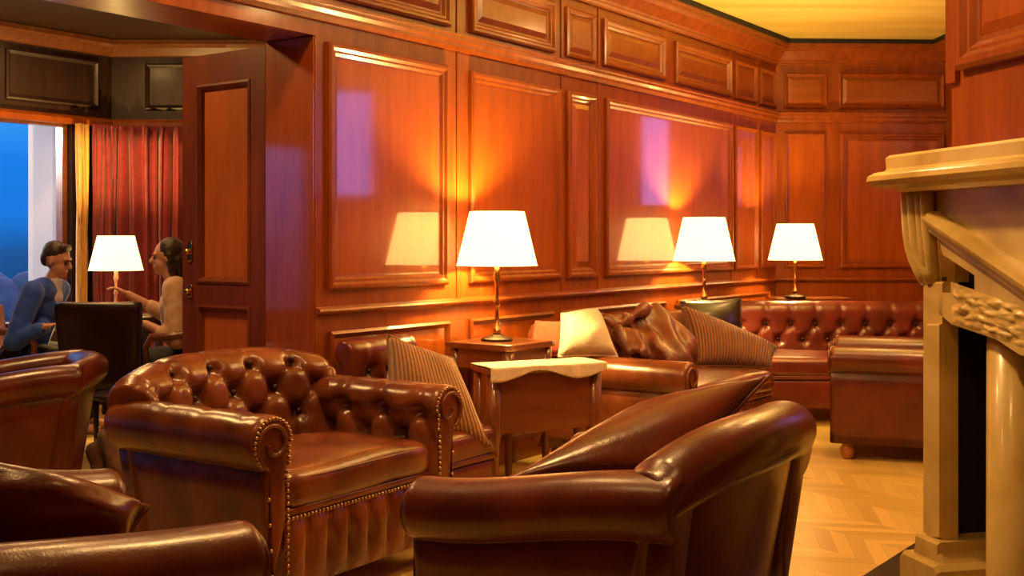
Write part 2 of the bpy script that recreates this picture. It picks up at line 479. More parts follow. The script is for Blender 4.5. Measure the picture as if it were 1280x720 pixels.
# mouldings running round both walls
XR = 3.55
path = [tuple(wl(-3.9, 0, 0))[:2], tuple(KC)[:2], (XR, wb((XR-KC.x)/E.x, 0, 0).y), (XR, -1.4)]
mb = MB(); moulding_run(mb, path[:3], [(0, 2.17), (.018, 2.172), (.030, 2.19), (.030, 2.205), (.045, 2.22), (.045, 2.235), (.055, 2.24), (.055, 2.25), (.02, 2.262), (0, 2.262)])
root_struct('trim_1', mb, M['wood'])
mb = MB(); moulding_run(mb, path, [(0, 2.63), (.02, 2.633), (.02, 2.645), (.035, 2.655), (.035, 2.668), (.05, 2.676), (.07, 2.70), (.10, 2.735), (.13, 2.75), (.13, 2.768), (.145, 2.772), (.145, 2.795), (0, 2.795)])
root_struct('trim_2', mb, M['wood'])
mb = MB(); moulding_run(mb, path, [(0, 2.795), (.155, 2.795), (.155, Z_CEIL-.002), (0, Z_CEIL-.002)]); root_struct('trim_3', mb, M['black'])
rail = [tuple(wl(0, 0, 0))[:2], tuple(KC)[:2], path[2]]
mb = MB(); moulding_run(mb, rail, [(0, .868), (.012, .870), (.018, .880), (.030, .884), (.034, .893), (.030, .902), (.012, .906), (0, .912)])
root_struct('trim_4', mb, M['wood'])
mb = MB(); moulding_run(mb, rail, [(0, 0), (.02, 0), (.02, .12), (.012, .14), (0, .15)]); root_struct('baseboard_left', mb, M['wood'])

# right wall with two tall windows on the evening sky
def rw(u, n, z): return Vector((XR-n, u, z))
mb = MB()
wins = [(5.52, 6.12, 1.55, 2.50), (8.56, 8.92, 1.50, 2.40)]
ys = [-1.6]+[c for w in wins for c in w[:2]]+[9.3]
for a, b in ((ys[0], ys[1]), (ys[2], ys[3]), (ys[4], ys[5])): slab(mb, rw, a, b, -.06, 0, 0, Z_CEIL)
for (a, b, c, d) in wins:
    slab(mb, rw, a, b, -.06, 0, 0, c); slab(mb, rw, a, b, -.06, 0, d, Z_CEIL)
root_struct('wall_right', mb, M['wood'])
for k, (a, b, c, d) in enumerate(wins):
    f = MB()
    for (u0, u1, z0, z1) in ((a, a+.04, c, d), (b-.04, b, c, d), (a, b, c, c+.04), (a, b, d-.04, d)): slab(f, rw, u0, u1, -.055, -.015, z0, z1)
    w = root_struct('window_%d' % (k+2), f, M['wood'])
    g = MB(); slab(g, rw, a+.03, b-.03, -.040, -.034, c+.03, d-.03); g.build('pane', M['glass'], w, world=True, smooth=False)
# wall behind the camera and the near left wall
mb = MB(); mb.box((.3, -1.6, Z_CEIL/2), (7, .2, Z_CEIL)); root_struct('wall_front', mb, M['wood'])
mb = MB(); mb.box((-3.15, -.1, Z_CEIL/2), (.2, 3.6, Z_CEIL)); root_struct('wall_side', mb, M['wood'])

# ------------------------------------------------------------------ room beyond the opening
AC = Vector((-3.04, 8.5, 0))                       # corner of the window wall
def ww(u, n, z): return AC-W*u+WN*n+Vector((0, 0, z))   # u runs left/nearer
def uww(px):
    r = (px-CX)/F
    return (r*AC.y-AC.x)/(W.y*r-W.x)
HW = 2.075
mb = MB()
uA, uB = uww(90), 6.5
slab(mb, ww, 0, uA, -.2, 0, 0, 2.75); slab(mb, ww, uA, uB, -.2, 0, HW, 2.75); slab(mb, ww, uA, uB, -.2, 0, 0, .55); slab(mb, ww, 1.9, 4.6, -.2, 0, .5, HW+.02); slab(mb, ww, 5.5, uB, -.2, 0, .5, HW+.02)
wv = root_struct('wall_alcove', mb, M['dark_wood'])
for a, b in ((.12, .85), (.95, 1.9)): panel(ww, wv, a, b, 2.2, 2.55, SM, M['dark_wood'], fieldmat=M['dark_wood'])
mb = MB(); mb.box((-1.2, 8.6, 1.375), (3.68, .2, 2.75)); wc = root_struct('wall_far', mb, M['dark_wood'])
panel(lambda u, n, z: Vector((u, 8.5-n, z)), wc, -2.78, -2.2, 2.2, 2.55, SM, M['dark_wood'], fieldmat=M['dark_wood'])
mb = MB()
ring = [tuple(wl(-4.2, -.2, 0))[:2], tuple(wl(2.6, -.25, 0))[:2], (.55, 8.7), (-3.1, 8.7), tuple(ww(6.6, -.2, 0))[:2], (-6.8, 1.2)]
n = len(ring)
mb.add([(x, y, z) for z in (2.72, 2.8) for (x, y) in ring], [list(range(n)), list(range(n, 2*n))[::-1]]+[(i, (i+1) % n, n+(i+1) % n, n+i) for i in range(n)])
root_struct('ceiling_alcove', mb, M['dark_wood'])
apath = [tuple(ww(6.4, 0, 0))[:2], tuple(AC)[:2], (.6, 8.5)]
mb = MB(); moulding_run(mb, apath, [(0, 2.60), (.03, 2.605), (.06, 2.66), (.10, 2.68), (.10, 2.715), (0, 2.715)]); root_struct('trim_5', mb, M['table_wood'])
mb = MB(); moulding_run(mb, apath, [(0, 2.06), (.05, 2.06), (.05, 2.10), (.03, 2.12), (0, 2.13)]); root_struct('trim_6', mb, M['wood'])
mb = MB()   # closing walls of the alcove, out of the picture
mb.add([Vector(p) for p in ((-6.8, 1.2, 0), (-6.8, 1.2, 2.8), tuple(ww(6.6, 0, 2.8)), tuple(ww(6.6, 0, 0)))], [(0, 1, 2, 3)])
mb.add([Vector(p) for p in ((-6.8, 1.2, 0), (-6.8, 1.2, 2.8), tuple(wl(-4.2, -.1, 2.8)), tuple(wl(-4.2, -.1, 0)))], [(0, 1, 2, 3)])
root_struct('wall_alcove_side', mb, M['dark_wood'])
mb = MB(); mb.box((tuple(wl(-4.1, .1, 0))[0]+.05, 1.62, Z_CEIL/2), (.5, .25, Z_CEIL)); root_struct('wall_near', mb, M['wood'])
# window: frame and pane
f = MB()
for (u0, u1, z0, z1) in ((uA, uA+.04, .55, HW), (1.85, 1.9, .55, HW), (4.6, 4.66, .55, HW), (5.44, 5.5, .55, HW), (uA, uB, .55, .61), (uA, uB, HW-.03, HW)): slab(f, ww, u0, u1, -.14, -.06, z0, z1)
w = root_struct('window_1', f, M['table_wood'])
g = MB(); slab(g, ww, uA+.02, uB, -.105, -.098, .6, HW-.02); g.build('pane', M['glass'], w, world=True, smooth=False)
# white column just outside the glass
ca = P(48, 300, 8.5); cb = P(88, 300, 8.9)
mb = MB(); cd = (cb-ca); cd.z = 0; ang = math.atan2(cd.y, cd.x)
cc = (ca+cb)/2; mb.rbox((cc.x, cc.y, 1.2), (.30, .26, 5.4), .01, R=Matrix.Rotation(ang, 3, 'Z'), n=4)
cl = root_struct('trim_7', mb, M['white_paint'], smooth=False)
# land and a tree outside
mb = MB(); mb.box((-60, 60, -4.1), (200, 160, .2)); root_struct('ground', mb, M['ground'])
t = thing('tree', 'dark rounded tree outside the window behind the man in blue', 'tree', (-15.6, 33.0, -4))
mb = MB()
for k in range(26):
    a = random.random()*6.28; r = random.random()*2.2
    mb.sphere((r*math.cos(a), r*math.sin(a), 1.6+random.random()*2.2), .7+random.random()*.7, 10, 7)
mb.build('crown', M['foliage'], t)
mb = MB(); mb.tube([(0, 0, 0), (.05, 0, 1), (0, 0, 2.4)], [.25, .2, .15]); mb.build('trunk', M['dark_wood'], t)

# curtains: gathered cloth
def curtain(name, p0, p1, z0, z1, folds, amp, mat, label):
    mb = MB(); d = (p1-p0); L = d.length; d = d/L; nrm = Vector((d.y, -d.x, 0))
    nu = folds*14
    def fn(u, v):
        z = z0+(z1-z0)*v
        ph = u*folds*2*PI
        a = amp*(math.sin(ph)+.35*math.sin(2.3*ph+1))*(.65+.35*(1-v))+.02*math.sin(5*v+u*9)
        return p0+d*(L*u+.012*math.sin(2*ph))+nrm*a+Vector((0, 0, z))
    mb.grid(fn, nu, 14)
    o = mb.build(name, mat, None); sm = o.modifiers.new('thick', 'SOLIDIFY'); sm.thickness = .008
    return tag(o, label, 'curtain')
cz = lambda p: Vector((p.x, p.y, 0))
curtain('curtain', Vector((-2.95, 8.36, 0)), Vector((-2.30, 8.36, 0)), .02, 2.06, 6, .065, M['curtain'], 'dark red velvet curtain hanging in folds behind the lamp')
curtain('curtain', cz(ww(uww(102), .14, 0)), cz(ww(.075, .15, 0)), .02, 2.06, 4, .045, M['curtain'], 'dark red velvet curtain between the golden curtain edge and the corner')
curtain('curtain', cz(ww(uww(100), .10, 0)), cz(ww(uww(85), .10, 0)), .02, 2.06, 2, .03, M['lit_curtain'], 'narrow curtain edge beside the window, lamp light painted in gold')

# open door leaf with moulded panels and brass hardware, continuing the reveal
def dl(a, n, z): return O-WN*a-W*n+Vector((0, 0, z))     # a into the opening, n towards the viewer
t = thing('door_leaf', 'tall mahogany door leaf folded back in the opening with brass latch', 'door', cz(dl(.61, 0, 0)))
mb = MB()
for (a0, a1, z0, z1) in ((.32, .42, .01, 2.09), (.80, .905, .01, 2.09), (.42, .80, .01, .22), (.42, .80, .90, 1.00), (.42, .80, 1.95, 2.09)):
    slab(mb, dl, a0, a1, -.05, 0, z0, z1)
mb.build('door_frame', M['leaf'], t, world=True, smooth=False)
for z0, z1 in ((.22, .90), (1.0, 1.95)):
    mb = MB(); slab(mb, dl, .42, .80, -.04, -.022, z0, z1); mb.build('door_panel', M['leaf_panel_lit'], t, world=True, smooth=False)
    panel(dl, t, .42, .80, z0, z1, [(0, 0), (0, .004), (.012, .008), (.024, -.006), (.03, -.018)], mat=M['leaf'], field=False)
for o in list(t.children):
    if o.name.startswith('panel_field'): bpy.data.objects.remove(o)
for z, hh in ((1.15, .10), (.96, .06)):
    mb = MB(); R = Matrix((-WN, -W, (0, 0, 1))).transposed()
    mb.rbox(dl(.845, .004, z), (.032, .008, hh), .004, n=4, R=R)
    mb.sphere(dl(.845, .018, z), .014)
    mb.build('latch_plate', M['brass'], t, world=True)
# reveal panelling on the jamb
pj = thing('jamb_lining', 'polished jamb lining at the left end of the panelled wall', 'panelling', cz(dl(.156, 0, 0)))
pj['kind'] = 'structure'; del pj['category']; pj.name = 'trim_8'; MAT[pj.name] = MAT['jamb_lining']
mb = MB(); slab(mb, dl, .004, .308, .0005, .008, 0, 2.1); mb.build('lining', M['panel'], pj, world=True, smooth=False)

# ------------------------------------------------------------------ upholstery
def tuft(a, b, L, sx, rows, b0, sy):
    """depth of a buttoned lattice at arclength a, b"""
    p = a/sx; q = (b-b0)/sy
    d2 = 9
    for j in range(rows):
        off = .5 if j % 2 else 0
        i = round(p-off)+off
        if i*sx < .02 or i*sx > L-.02: continue
        dx = (p-i)*sx; dy = (q-j)*sy
        d2 = min(d2, dx*dx+dy*dy)
    dep = .036*math.exp(-d2/(.034**2))
    f = lambda t: abs(t-round(t))
    if -.2 < q < rows-1+.2:
        c = min(f(p-q/2), f(p+q/2))*sx*.8
        dep += .017*math.exp(-(c/.016)**2)
    elif q >= rows-1+.2:
        off = .5 if (rows-1) % 2 else 0
        c = f(p-off)*sx; dep += .013*math.exp(-(c/.016)**2)*max(0, 1-(q-rows+1)/2.5)
    else:
        c = f(p)*sx; dep += .013*math.exp(-(c/.016)**2)
    return dep

def section(h, r, zb, zi, inner, outer_top, outer_bot, ni=26, na=26, end=-70):
    """closed profile (out, z) and arclength along the inner face"""
    pr = []
    for i in range(ni): pr.append((inner, zi+(h-r-zi)*i/ni))
    for i in range(na+1):
        t = math.radians(180-(180-end)*i/na); pr.append((r*math.cos(t), h-r+r*math.sin(t)))
    zn = h-r+r*math.sin(math.radians(end))-.005
    for i in range(6): pr.append((outer_top+(outer_bot-outer_top)*i/5, zn+(zb-zn)*i/5))
    return pr
def sweep_roll(mb, stations, tuftfn=None, mi=0, end_round=.018, caps=True, ni=26):
    """stations: (pos, out, profile, a). profile offsets are along out; ends rounded"""
    pts = []
    k = len(stations[0][2])
    st = list(stations)
    def sec(pos, out, prof, a, shrink=0, tang=None):
        row = []; b = 0; cx = sum(p[0] for p in prof)/k
        for i, (o, z) in enumerate(prof):
            if i: b += math.hypot(o-prof[i-1][0], z-prof[i-1][1])
            a2 = prof[(i+1) % k]; a1 = prof[i-1]
            if i == 0: a1 = (o, z-.01)
            t = Vector((a2[0]-a1[0], a2[1]-a1[1])); t = t.normalized() if t.length else Vector((0, 1))
            nv = Vector((-t.y, t.x))          # outward from the solid
            d = -shrink
            if tuftfn and i < ni+14: d -= tuftfn(a, b)
            row.append(pos+out*(o+nv.x*d)+Vector((0, 0, z+nv.y*d)))
        return row
    t0 = (st[1][0]-st[0][0]).normalized(); t1 = (st[-1][0]-st[-2][0]).normalized()
    e = end_round
    rows = []
    for q in (0, .35, .7): rows.append(sec(st[0][0]+t0*(e*q*q*1.2), st[0][1], st[0][2], st[0][3], e*(1-math.sin(q*PI/2))))
    inner_st = [s for s in st if (s[0]-st[0][0]).length > e*1.2 and (s[0]-st[-1][0]).length > e*1.2]
    rows.append(sec(st[0][0]+t0*e*1.2, st[0][1], st[0][2], st[0][3]))
    for s in inner_st: rows.append(sec(*s))
    rows.append(sec(st[-1][0]-t1*e*1.2, st[-1][1], st[-1][2], st[-1][3]))
    for q in (.7, .35, 0): rows.append(sec(st[-1][0]-t1*(e*q*q*1.2), st[-1][1], st[-1][2], st[-1][3], e*(1-math.sin(q*PI/2))))
    vs = [p for r in rows for p in r]; fs = []
    for i in range(len(rows)-1):
        for j in range(k):
            fs.append((i*k+j, (i+1)*k+j, (i+1)*k+(j+1) % k, i*k+(j+1) % k))
    if caps:
        fs.append(list(range(k))); fs.append([(len(rows)-1)*k+j for j in range(k)][::-1])
    mb.add(vs, fs, mi)

def chesterfield(name, label, cat, loc, face, Wd=1.1, D=.86, hb=.78, ha=.66, ha_back=None, r=.095, rb=None, seat=.44,
                 mat=None, tufted=True, apron_tuft=True, arms=(1, 1), nails=True, cushions=1, arch=.05, curve=.05,
                 legmat=None, arm_tuft=True, lift=.09, group=None, sx=.15, rise=None, zb=None, back_r=None, cush_mat=None, rake=0.0, rows=None, sy=.085):
    """an upholstered chair or sofa facing local -Y"""
    rz = math.atan2(face[1], face[0])+PI/2
    t = thing(name, label, cat, (loc[0], loc[1], 0), rz, group)
    mat = mat or M['leather']; rb = back_r or r
    ha_back = ha_back or ha
    zb = zb or lift
    def raked(mb):
        for v in mb.v: v.y += rake*max(0, v.z-.1)*max(0, min(1.1, (v.y+D/2)/D))
        return mb
    xa = Wd/2-r                       # roll centre of each arm
    yf, yb = -D/2, D/2
    rise = rise or (ha_back, ha_back)
    # arms
    for k, sd in enumerate((-1, 1)):
        if not arms[k]: continue
        hk = rise[k]
        mb = MB(); out = Vector((sd, 0, 0)); Ls = yb-.10-yf; n = max(12, int(Ls/.016))
        st = []
        for i in range(n+1):
            y = yf+Ls*i/n; f = (i/n)
            h = ha+(hk-ha)*f*f*(3-2*f)
            st.append((Vector((sd*xa, y, 0)), out, section(h, r, zb, seat-.12, -r+.01, r*.42, r*.12), Ls*i/n))
        sweep_roll(mb, st, (lambda a, b: tuft(a, b, Ls, .17, 2, .13, .10)) if (tufted and arm_tuft) else None)
        # scroll welt on the front of the arm
        sp = []
        for i in range(40):
            q = i/39; ang = math.radians(-70+q*430); rr = r*(.88-.62*q)
            sp.append(Vector((sd*(xa+rr*math.cos(ang)), yf-.004, ha-r+rr*math.sin(ang))))
        mb.tube(sp, .007, 6)
        if nails:
            nb = MB(); pr = section(ha, r, zb, zb+.02, -r+.01, r*.42, r*.12, 24, 22)
            acc = 0; last = None
            cxp = 0
            for i, (o, z) in enumerate(pr):
                if last is not None: acc += math.hypot(o-last[0], z-last[1])
                last = (o, z)
                if acc >= .017 or i == 0:
                    acc = 0
                    oo = o*.86+(.0 if z > ha-2*r else .012*(-1 if o > 0 else 1)*.6); zz = ha-r+(z-(ha-r))*.88 if z > ha-2*r else z
                    mb.sphere((sd*(xa+oo), yf-.002, zz), .0066, 6, 4, mi=1)
        raked(mb).build('arm', [mat, M['nail']], t)
    # back
    mb = MB(); wb_ = Wd/2-(r*.6 if any(arms) else 0.01)
    n = int(2*wb_/.016); st = []; L = 2*wb_
    for i in range(n+1):
        x = -wb_+L*i/n; q = x/wb_
        h = hb-arch*abs(q)**3; y = yb-rb-curve*(q*q)
        out = Vector((curve*2*q/wb_*1.0, 1, 0)).normalized()
        st.append((Vector((x, y, 0)), out, section(h, rb, zb, seat-.12, -rb+.0, rb*.35, rb*.05), L*i/n))
    rows = rows or (3 if hb > .74 else 2)
    lat0 = seat+.075-(seat-.12)
    sweep_roll(mb, st, (lambda a, b: tuft(a, b, L, sx, rows, lat0, sy)) if tufted else None)
    if tufted:
        bb = mb
        for j in range(rows):
            off = .5 if j % 2 else 0
            for i in range(0, int(L/sx)+2):
                a = (i+off)*sx
                if a < .04 or a > L-.04: continue
                x = -wb_+a; q = x/wb_; z = lat0+seat-.12+j*sy
                h = hb-arch*abs(q)**3
                o = -rb
                if z > h-rb: o = -math.sqrt(max(0, rb*rb-(z-h+rb)**2))
                bb.sphere((x, yb-rb-curve*q*q+o+.028, z), (.013, .008, .013), 8, 6, mi=1)
    raked(mb).build('backrest', [mat, M['button']], t)
    # seat box / front rail
    xi = (xa-r+.012)
    x0 = -xi if arms[0] else -Wd/2+.01; x1 = xi if arms[1] else Wd/2-.01
    w = x1-x0; cxm = (x0+x1)/2
    mb = MB(); fr_z0, fr_z1 = zb, seat-.13
    if apron_tuft:
        def fn(u, v):
            a = u*w; z = fr_z0+(fr_z1-fr_z0)*v
            nt_ = round(a/.1)*.1
            cr = math.exp(-((a-nt_)/.016)**2)*math.sin(PI*v)**.5
            bt = math.exp(-(((a-nt_)/.02)**2+((v-.45)/.16)**2))
            return Vector((x0+a, yf+.035-.030*math.sin(PI*v)**.6+.020*cr+.018*bt, z))
        mb.grid(fn, int(w/.01), 12)
        mb.box((cxm, yf+.30, (fr_z0+fr_z1)/2), (w, .52, fr_z1-fr_z0))
    else:
        mb.rbox((cxm, yf+.03+(D-.16)/2, (fr_z0+fr_z1)/2), (w, D-.16, fr_z1-fr_z0), .02, n=6)
    mb.rbox((cxm, yf+.28, fr_z1+.012), (w, .52, .03), .012, n=5)
    if nails:
        k = int(w/.017)
        for i in range(k): mb.sphere((x0+(i+.5)*w/k, yf+.018, fr_z1-.006), .0064, 6, 4, mi=1)
    mb.build('front_rail', [mat, M['nail']], t)
    # seat cushions
    cw = w/cushions; cd = D-.155-2*rb*.55
    for i in range(cushions):
        mb = MB()
        def wav(q, i=i):
            q = q.copy(); q.z += .010*noise.noise(Vector((q.x*4+i*3, q.y*4, loc[0])))
            return q
        mb.rbox((x0+cw*(i+.5), yf+.012+cd/2, seat-.055), (cw-.006, cd, .125), .045, crown=.022, n=16, fn=wav)
        # piping
        pts = []
        hw_, hd_ = cw/2-.012, cd/2-.008
        for s_ in range(41):
            a = 2*PI*s_/40
            ca_, sa_ = math.cos(a), math.sin(a)
            pts.append(Vector((x0+cw*(i+.5)+math.copysign(abs(ca_)**.25, ca_)*hw_, yf+.012+cd/2+math.copysign(abs(sa_)**.25, sa_)*hd_, seat-.016)))
        mb.tube(pts, .006, 6)
        mb.build('seat_cushion', cush_mat or mat, t)
    # feet
    for sx_ in (-1, 1):
        for sy in (-1, 1):
            mb = MB(); mb.lathe([(.020, 0), (.034, .012), (.042, .04), (.036, .066), (.026, .075), (.030, .082), (.030, lift+.012)], (sx_*(Wd/2-.12), (yf+.09) if sy < 0 else (yb-.16), 0), 16)
            mb.build('foot', legmat or M['dark_wood'], t)
    return t

def cushion(name, corners, T, mat, label, cat='cushion', group=None, n=22, sag=.06, piping=True):
    """corners: 4 points A,B,C,D around; a plump throw cushion"""
    A, B, Cc, Dd = [Vector(c) for c in corners]
    nrm = ((B-A).cross(Dd-A)).normalized()
    ctr = (A+B+Cc+Dd)/4
    t_ = []
    def base(u, v):
        # pull edges in between the corners
        eu = 4*u*(1-u); ev = 4*v*(1-v)
        uu = u+(.5-u)*sag*ev*abs(2*u-1)*2*(1 if True else 0)*.5
        vv = v+(.5-v)*sag*eu*abs(2*v-1)*2*.5
        return (A*(1-uu)+B*uu)*(1-vv)+(Dd*(1-uu)+Cc*uu)*vv
    def surf(sg):
        def fn(u, v):
            a = (1-(2*u-1)**2); b = (1-(2*v-1)**2)
            pf = (max(a, 0)*max(b, 0))**.42
            w = 1+.12*noise.noise(Vector((u*3+T*40, v*3, sg)))
            return base(u, v)+nrm*sg*T/2*pf*w
        return fn
    mb = MB()
    for sg in (1, -1): mb.grid(surf(sg), n, n, uv=lambda u, v: (u, v))
    if piping:
        pts = [base(i/20, 0) for i in range(20)]+[base(1, i/20) for i in range(20)]+[base(1-i/20, 1) for i in range(20)]+[base(0, 1-i/20) for i in range(21)]
        mb.tube(pts, .006, 6)
    low = min(p.z for p in mb.v)
    loc = Vector((ctr.x, ctr.y, low))
    mb.v = [p-loc for p in mb.v]
    o = mb.build(name, mat, None); o.location = loc
    return tag(o, label, cat, group)

# ---- the buttoned armchair in the middle
chesterfield('armchair', 'buttoned brown leather armchair with scroll arms and brass nails, in front of the door opening', 'armchair',
             (-.80, 4.03), (.83, -.56), Wd=1.07, D=.76, hb=.79, ha=.665, r=.088, mat=M['tan_leather'], arch=.06, curve=.09, sx=.195, sy=.10, seat=.46, rake=.16)
# ---- big armchair seen from behind
fB = Vector((-.83, .55, 0)).normalized(); sB = Vector((-fB.y, fB.x, 0))
nearB = Vector((.36, 2.56, 0)); wB = 1.02
cB = nearB+Vector((.55, .83, 0)).normalized()*(wB/2-.02)+fB*.37
chesterfield('armchair', 'large smooth leather armchair seen from behind, nearest the fireplace', 'armchair', (cB.x, cB.y), fB, Wd=wB, D=.82, rake=.15, hb=.765, ha=.565,
             ha_back=.66, r=.085, back_r=.085, mat=M['red_leather'], tufted=False, apron_tuft=False, nails=False, arch=.10, curve=.10, seat=.42, rise=(.66, .66))
cushion('cushion', [P(622, 606, 2.95), P(850, 598, 3.02), P(962, 470, 3.22), P(800, 505, 3.35)], .12, M['leather'],
        'big dark leather cushion lying in the chair seen from behind')
# ---- bottom-left armchair
fC = Vector((.75, .66, 0)).normalized(); sC = Vector((-fC.y, fC.x, 0))
cC = Vector((-.545, 2.28, 0))+sC*.36-fC*.40
chesterfield('armchair', 'leather armchair with a rounded arm, cut off by the lower left corner', 'armchair', (cC.x, cC.y), fC, Wd=.86, D=.84, hb=.80, ha=.63,
             r=.08, mat=M['red_leather'], tufted=False, apron_tuft=False, nails=False, seat=.42, rise=(.68, .76), curve=.06)
cushion('cushion', [P(-70, 690, 2.15), P(160, 690, 2.30), P(186, 634, 2.36), P(-90, 572, 2.25)], .25, M['leather'],
        'plump dark leather cushion in the lower left armchair')
# ---- left armchair in the opening
chesterfield('armchair', 'low dark red tub armchair turned away, left of the buttoned armchair', 'armchair', (-2.29, 5.09), (-.94, -.34), Wd=.84, D=.74, rake=.12, hb=.68, ha=.60,
             r=.07, mat=M['leather'], tufted=False, apron_tuft=False, nails=False, seat=.38, rise=(.67, .67), curve=.10, arch=.03)
# ---- sofa against the long wall (one arm)
fJ = WN
cJ = wl(2.07, .56, 0)
chesterfield('sofa', 'brown leather sofa along the panelled wall with cushions and a jacket', 'sofa', (cJ.x, cJ.y), fJ, Wd=1.20, D=.98, hb=.77, ha=.60,
             r=.085, mat=M['tan_leather'], tufted=True, arm_tuft=False, apron_tuft=False, nails=False, seat=.45, arms=(1, 0), cushions=1, curve=0, arch=0)
# ---- sofa along the far wall
chesterfield('sofa', 'burgundy buttoned sofa along the far wall behind the club armchair', 'sofa', (2.38, 7.80), (-.02, -1), Wd=1.75, D=.90, rows=2, sy=.11, hb=.77, ha=.56,
             r=.09, mat=M['sofa_leather'], seat=.42, cushions=2, curve=0, arch=0, sx=.18, nails=False, apron_tuft=False, arms=(0, 1))
# ---- club armchair seen from its side
chesterfield('armchair', 'dark red club armchair side-on beside the fireplace, with a turned wooden foot', 'armchair', (2.30, 6.40), (-.95, .31), Wd=.90, D=.90, hb=.78, ha=.625,
             r=.075, mat=M['red_leather'], tufted=False, apron_tuft=False, nails=False, seat=.44, legmat=simple('honey_wood', (.42, .16, .04), .35), curve=.03)
# ---- slipper chair by the wall
cG = wl(.27, .36, 0)
chesterfield('slipper_chair', 'small buttoned leather chair against the wall behind the buttoned armchair', 'chair', (cG.x, cG.y), WN, Wd=.46, D=.60, hb=.77, ha=.6,
             r=.06, mat=M['leather'], seat=.38, arms=(0, 0), nails=False, apron_tuft=False, curve=0, arch=0, sx=.13)
cushion('cushion', [P(484, 548, 4.76), P(616, 560, 4.86), P(566, 448, 5.0), P(484, 418, 4.92)], .32, M['rib'], 'ribbed tan cushion standing on the small chair left of the lamp table')

# cushions and jacket on the wall sofa
cushion('cushion', [P(662, 444, 5.92), P(722, 446, 5.88), P(712, 402, 6.0), P(670, 402, 6.0)], .11, M['red_fabric'], 'small red cushion between the lamp table and the cream pillow')
cushion('cushion', [P(698, 446, 5.80), P(772, 446, 5.90), P(746, 386, 6.05), P(702, 392, 5.95)], .22, M['cream_fabric'], 'bright cream pillow propped beside the brown jacket')
cushion('cushion', [P(866, 458, 6.62), P(964, 460, 6.74), P(972, 434, 6.95), P(850, 380, 6.95)], .18, M['rib_brown'], 'brown ribbed cushion lying on the right end of the wall sofa')
cushion('cushion', [P(848, 420, 7.06), P(930, 430, 7.12), P(926, 374, 7.22), P(850, 377, 7.16)], .12, M['dark_leather'], 'dark brown leather cushion behind the ribbed cushion')
cushion('cushion', [P(822, 440, 6.92), P(862, 440, 6.98), P(860, 386, 7.02), P(826, 388, 6.98)], .11, M['tan_fabric'], 'rough tan cushion half hidden behind the jacket')

def blob(name, parts, voxel, mat, parent=None, smooth=6, loc=None, disp=None, subd=0):
    """capsules/ellipsoids merged into one continuous skin"""
    mb = MB()
    for p in parts:
        if p[0] == 'c': mb.capsule(p[1], p[2], p[3], p[4])
        else: mb.sphere(p[1], p[2], 16, 12, R=p[3] if len(p) > 3 else None)
    o = mb.build(name, mat, None, merge=False)
    rm = o.modifiers.new('r', 'REMESH'); rm.mode = 'VOXEL'; rm.voxel_size = voxel; rm.use_smooth_shade = True
    if smooth:
        sm = o.modifiers.new('s', 'SMOOTH'); sm.factor = .5; sm.iterations = smooth
    dg = bpy.context.evaluated_depsgraph_get()
    me = bpy.data.meshes.new_from_object(o.evaluated_get(dg))
    o.modifiers.clear(); o.data = me
    if disp:
        nv = [v.normal.copy() for v in me.vertices]
        for v, q in zip(me.vertices, nv): v.co += q*disp(v.co)
    for p in me.polygons: p.use_smooth = True
    if not me.materials: me.materials.append(mat)
    if parent:
        me.transform(MAT[parent.name].inverted()); o.parent = parent
    return o

# jacket thrown over the sofa
def jd(co):
    q = co*9
    return .016*noise.noise(Vector((q.x*1.6+q.z*.7, q.y, q.z*.25)))+.010*math.sin(co.x*60+co.z*25+3*noise.noise(co*7))
jk = thing('jacket', 'crumpled brown leather jacket thrown over the wall sofa beside the cream pillow', 'jacket', cz(P(815, 460, 6.3))+Vector((0, 0, .45)))
A_ = P(812, 402, 6.35); B_ = P(850, 455, 6.25); C_ = P(770, 412, 6.28)
blob('jacket_body', [('c', P(815, 404, 6.38), P(846, 440, 6.25), .115, .12), ('c', P(815, 404, 6.38), P(775, 418, 6.3), .10, .08),
                     ('c', P(800, 430, 6.25), P(842, 452, 6.15), .10, .10), ('c', P(848, 440, 6.25), P(856, 466, 6.12), .06, .045)], .014, M['jacket_leather'], jk, 5, disp=jd)
blob('sleeve', [('c', P(778, 414, 6.12), P(790, 437, 6.02), .045, .04), ('c', P(796, 420, 6.10), P(803, 440, 6.0), .04, .035)], .01, M['jacket_leather'], jk, 4, disp=jd)
blob('collar', [('c', P(752, 398, 6.22), P(775, 405, 6.2), .03, .035), ('c', P(775, 404, 6.2), P(812, 384, 6.3), .035, .03)], .01, M['jacket_leather'], jk, 3, disp=jd)
blob('cuff', [('c', P(812, 462, 5.70), P(842, 470, 5.66), .045, .042)], .01, M['jacket_leather'], jk, 3, disp=jd)

# throw on the floor
o = blob('throw', [('c', P(142, 566, 5.5), P(186, 600, 5.35), .09, .06), ('c', P(140, 576, 5.45), P(165, 602, 5.35), .11, .09), ('s', P(160, 602, 5.38), (.17, .12, .08)), ('s', P(148, 572, 5.45), (.08, .1, .09))], .02, M['brown_throw'], None, 4,
         disp=lambda co: .035*noise.noise(Vector((co.x*6+co.z*5, co.y*5, co.z*3)))+.016*math.sin(co.x*38+co.z*30+4*noise.noise(co*5)))
low = min(v.co.z for v in o.data.vertices); b0 = Vector((-1.86, 5.42, low)); o.data.transform(Matrix.Translation(-b0)); o.location = (b0.x, b0.y, 0.002)
tag(o, 'rumpled brown throw heaped on the floor left of the buttoned armchair', 'throw')

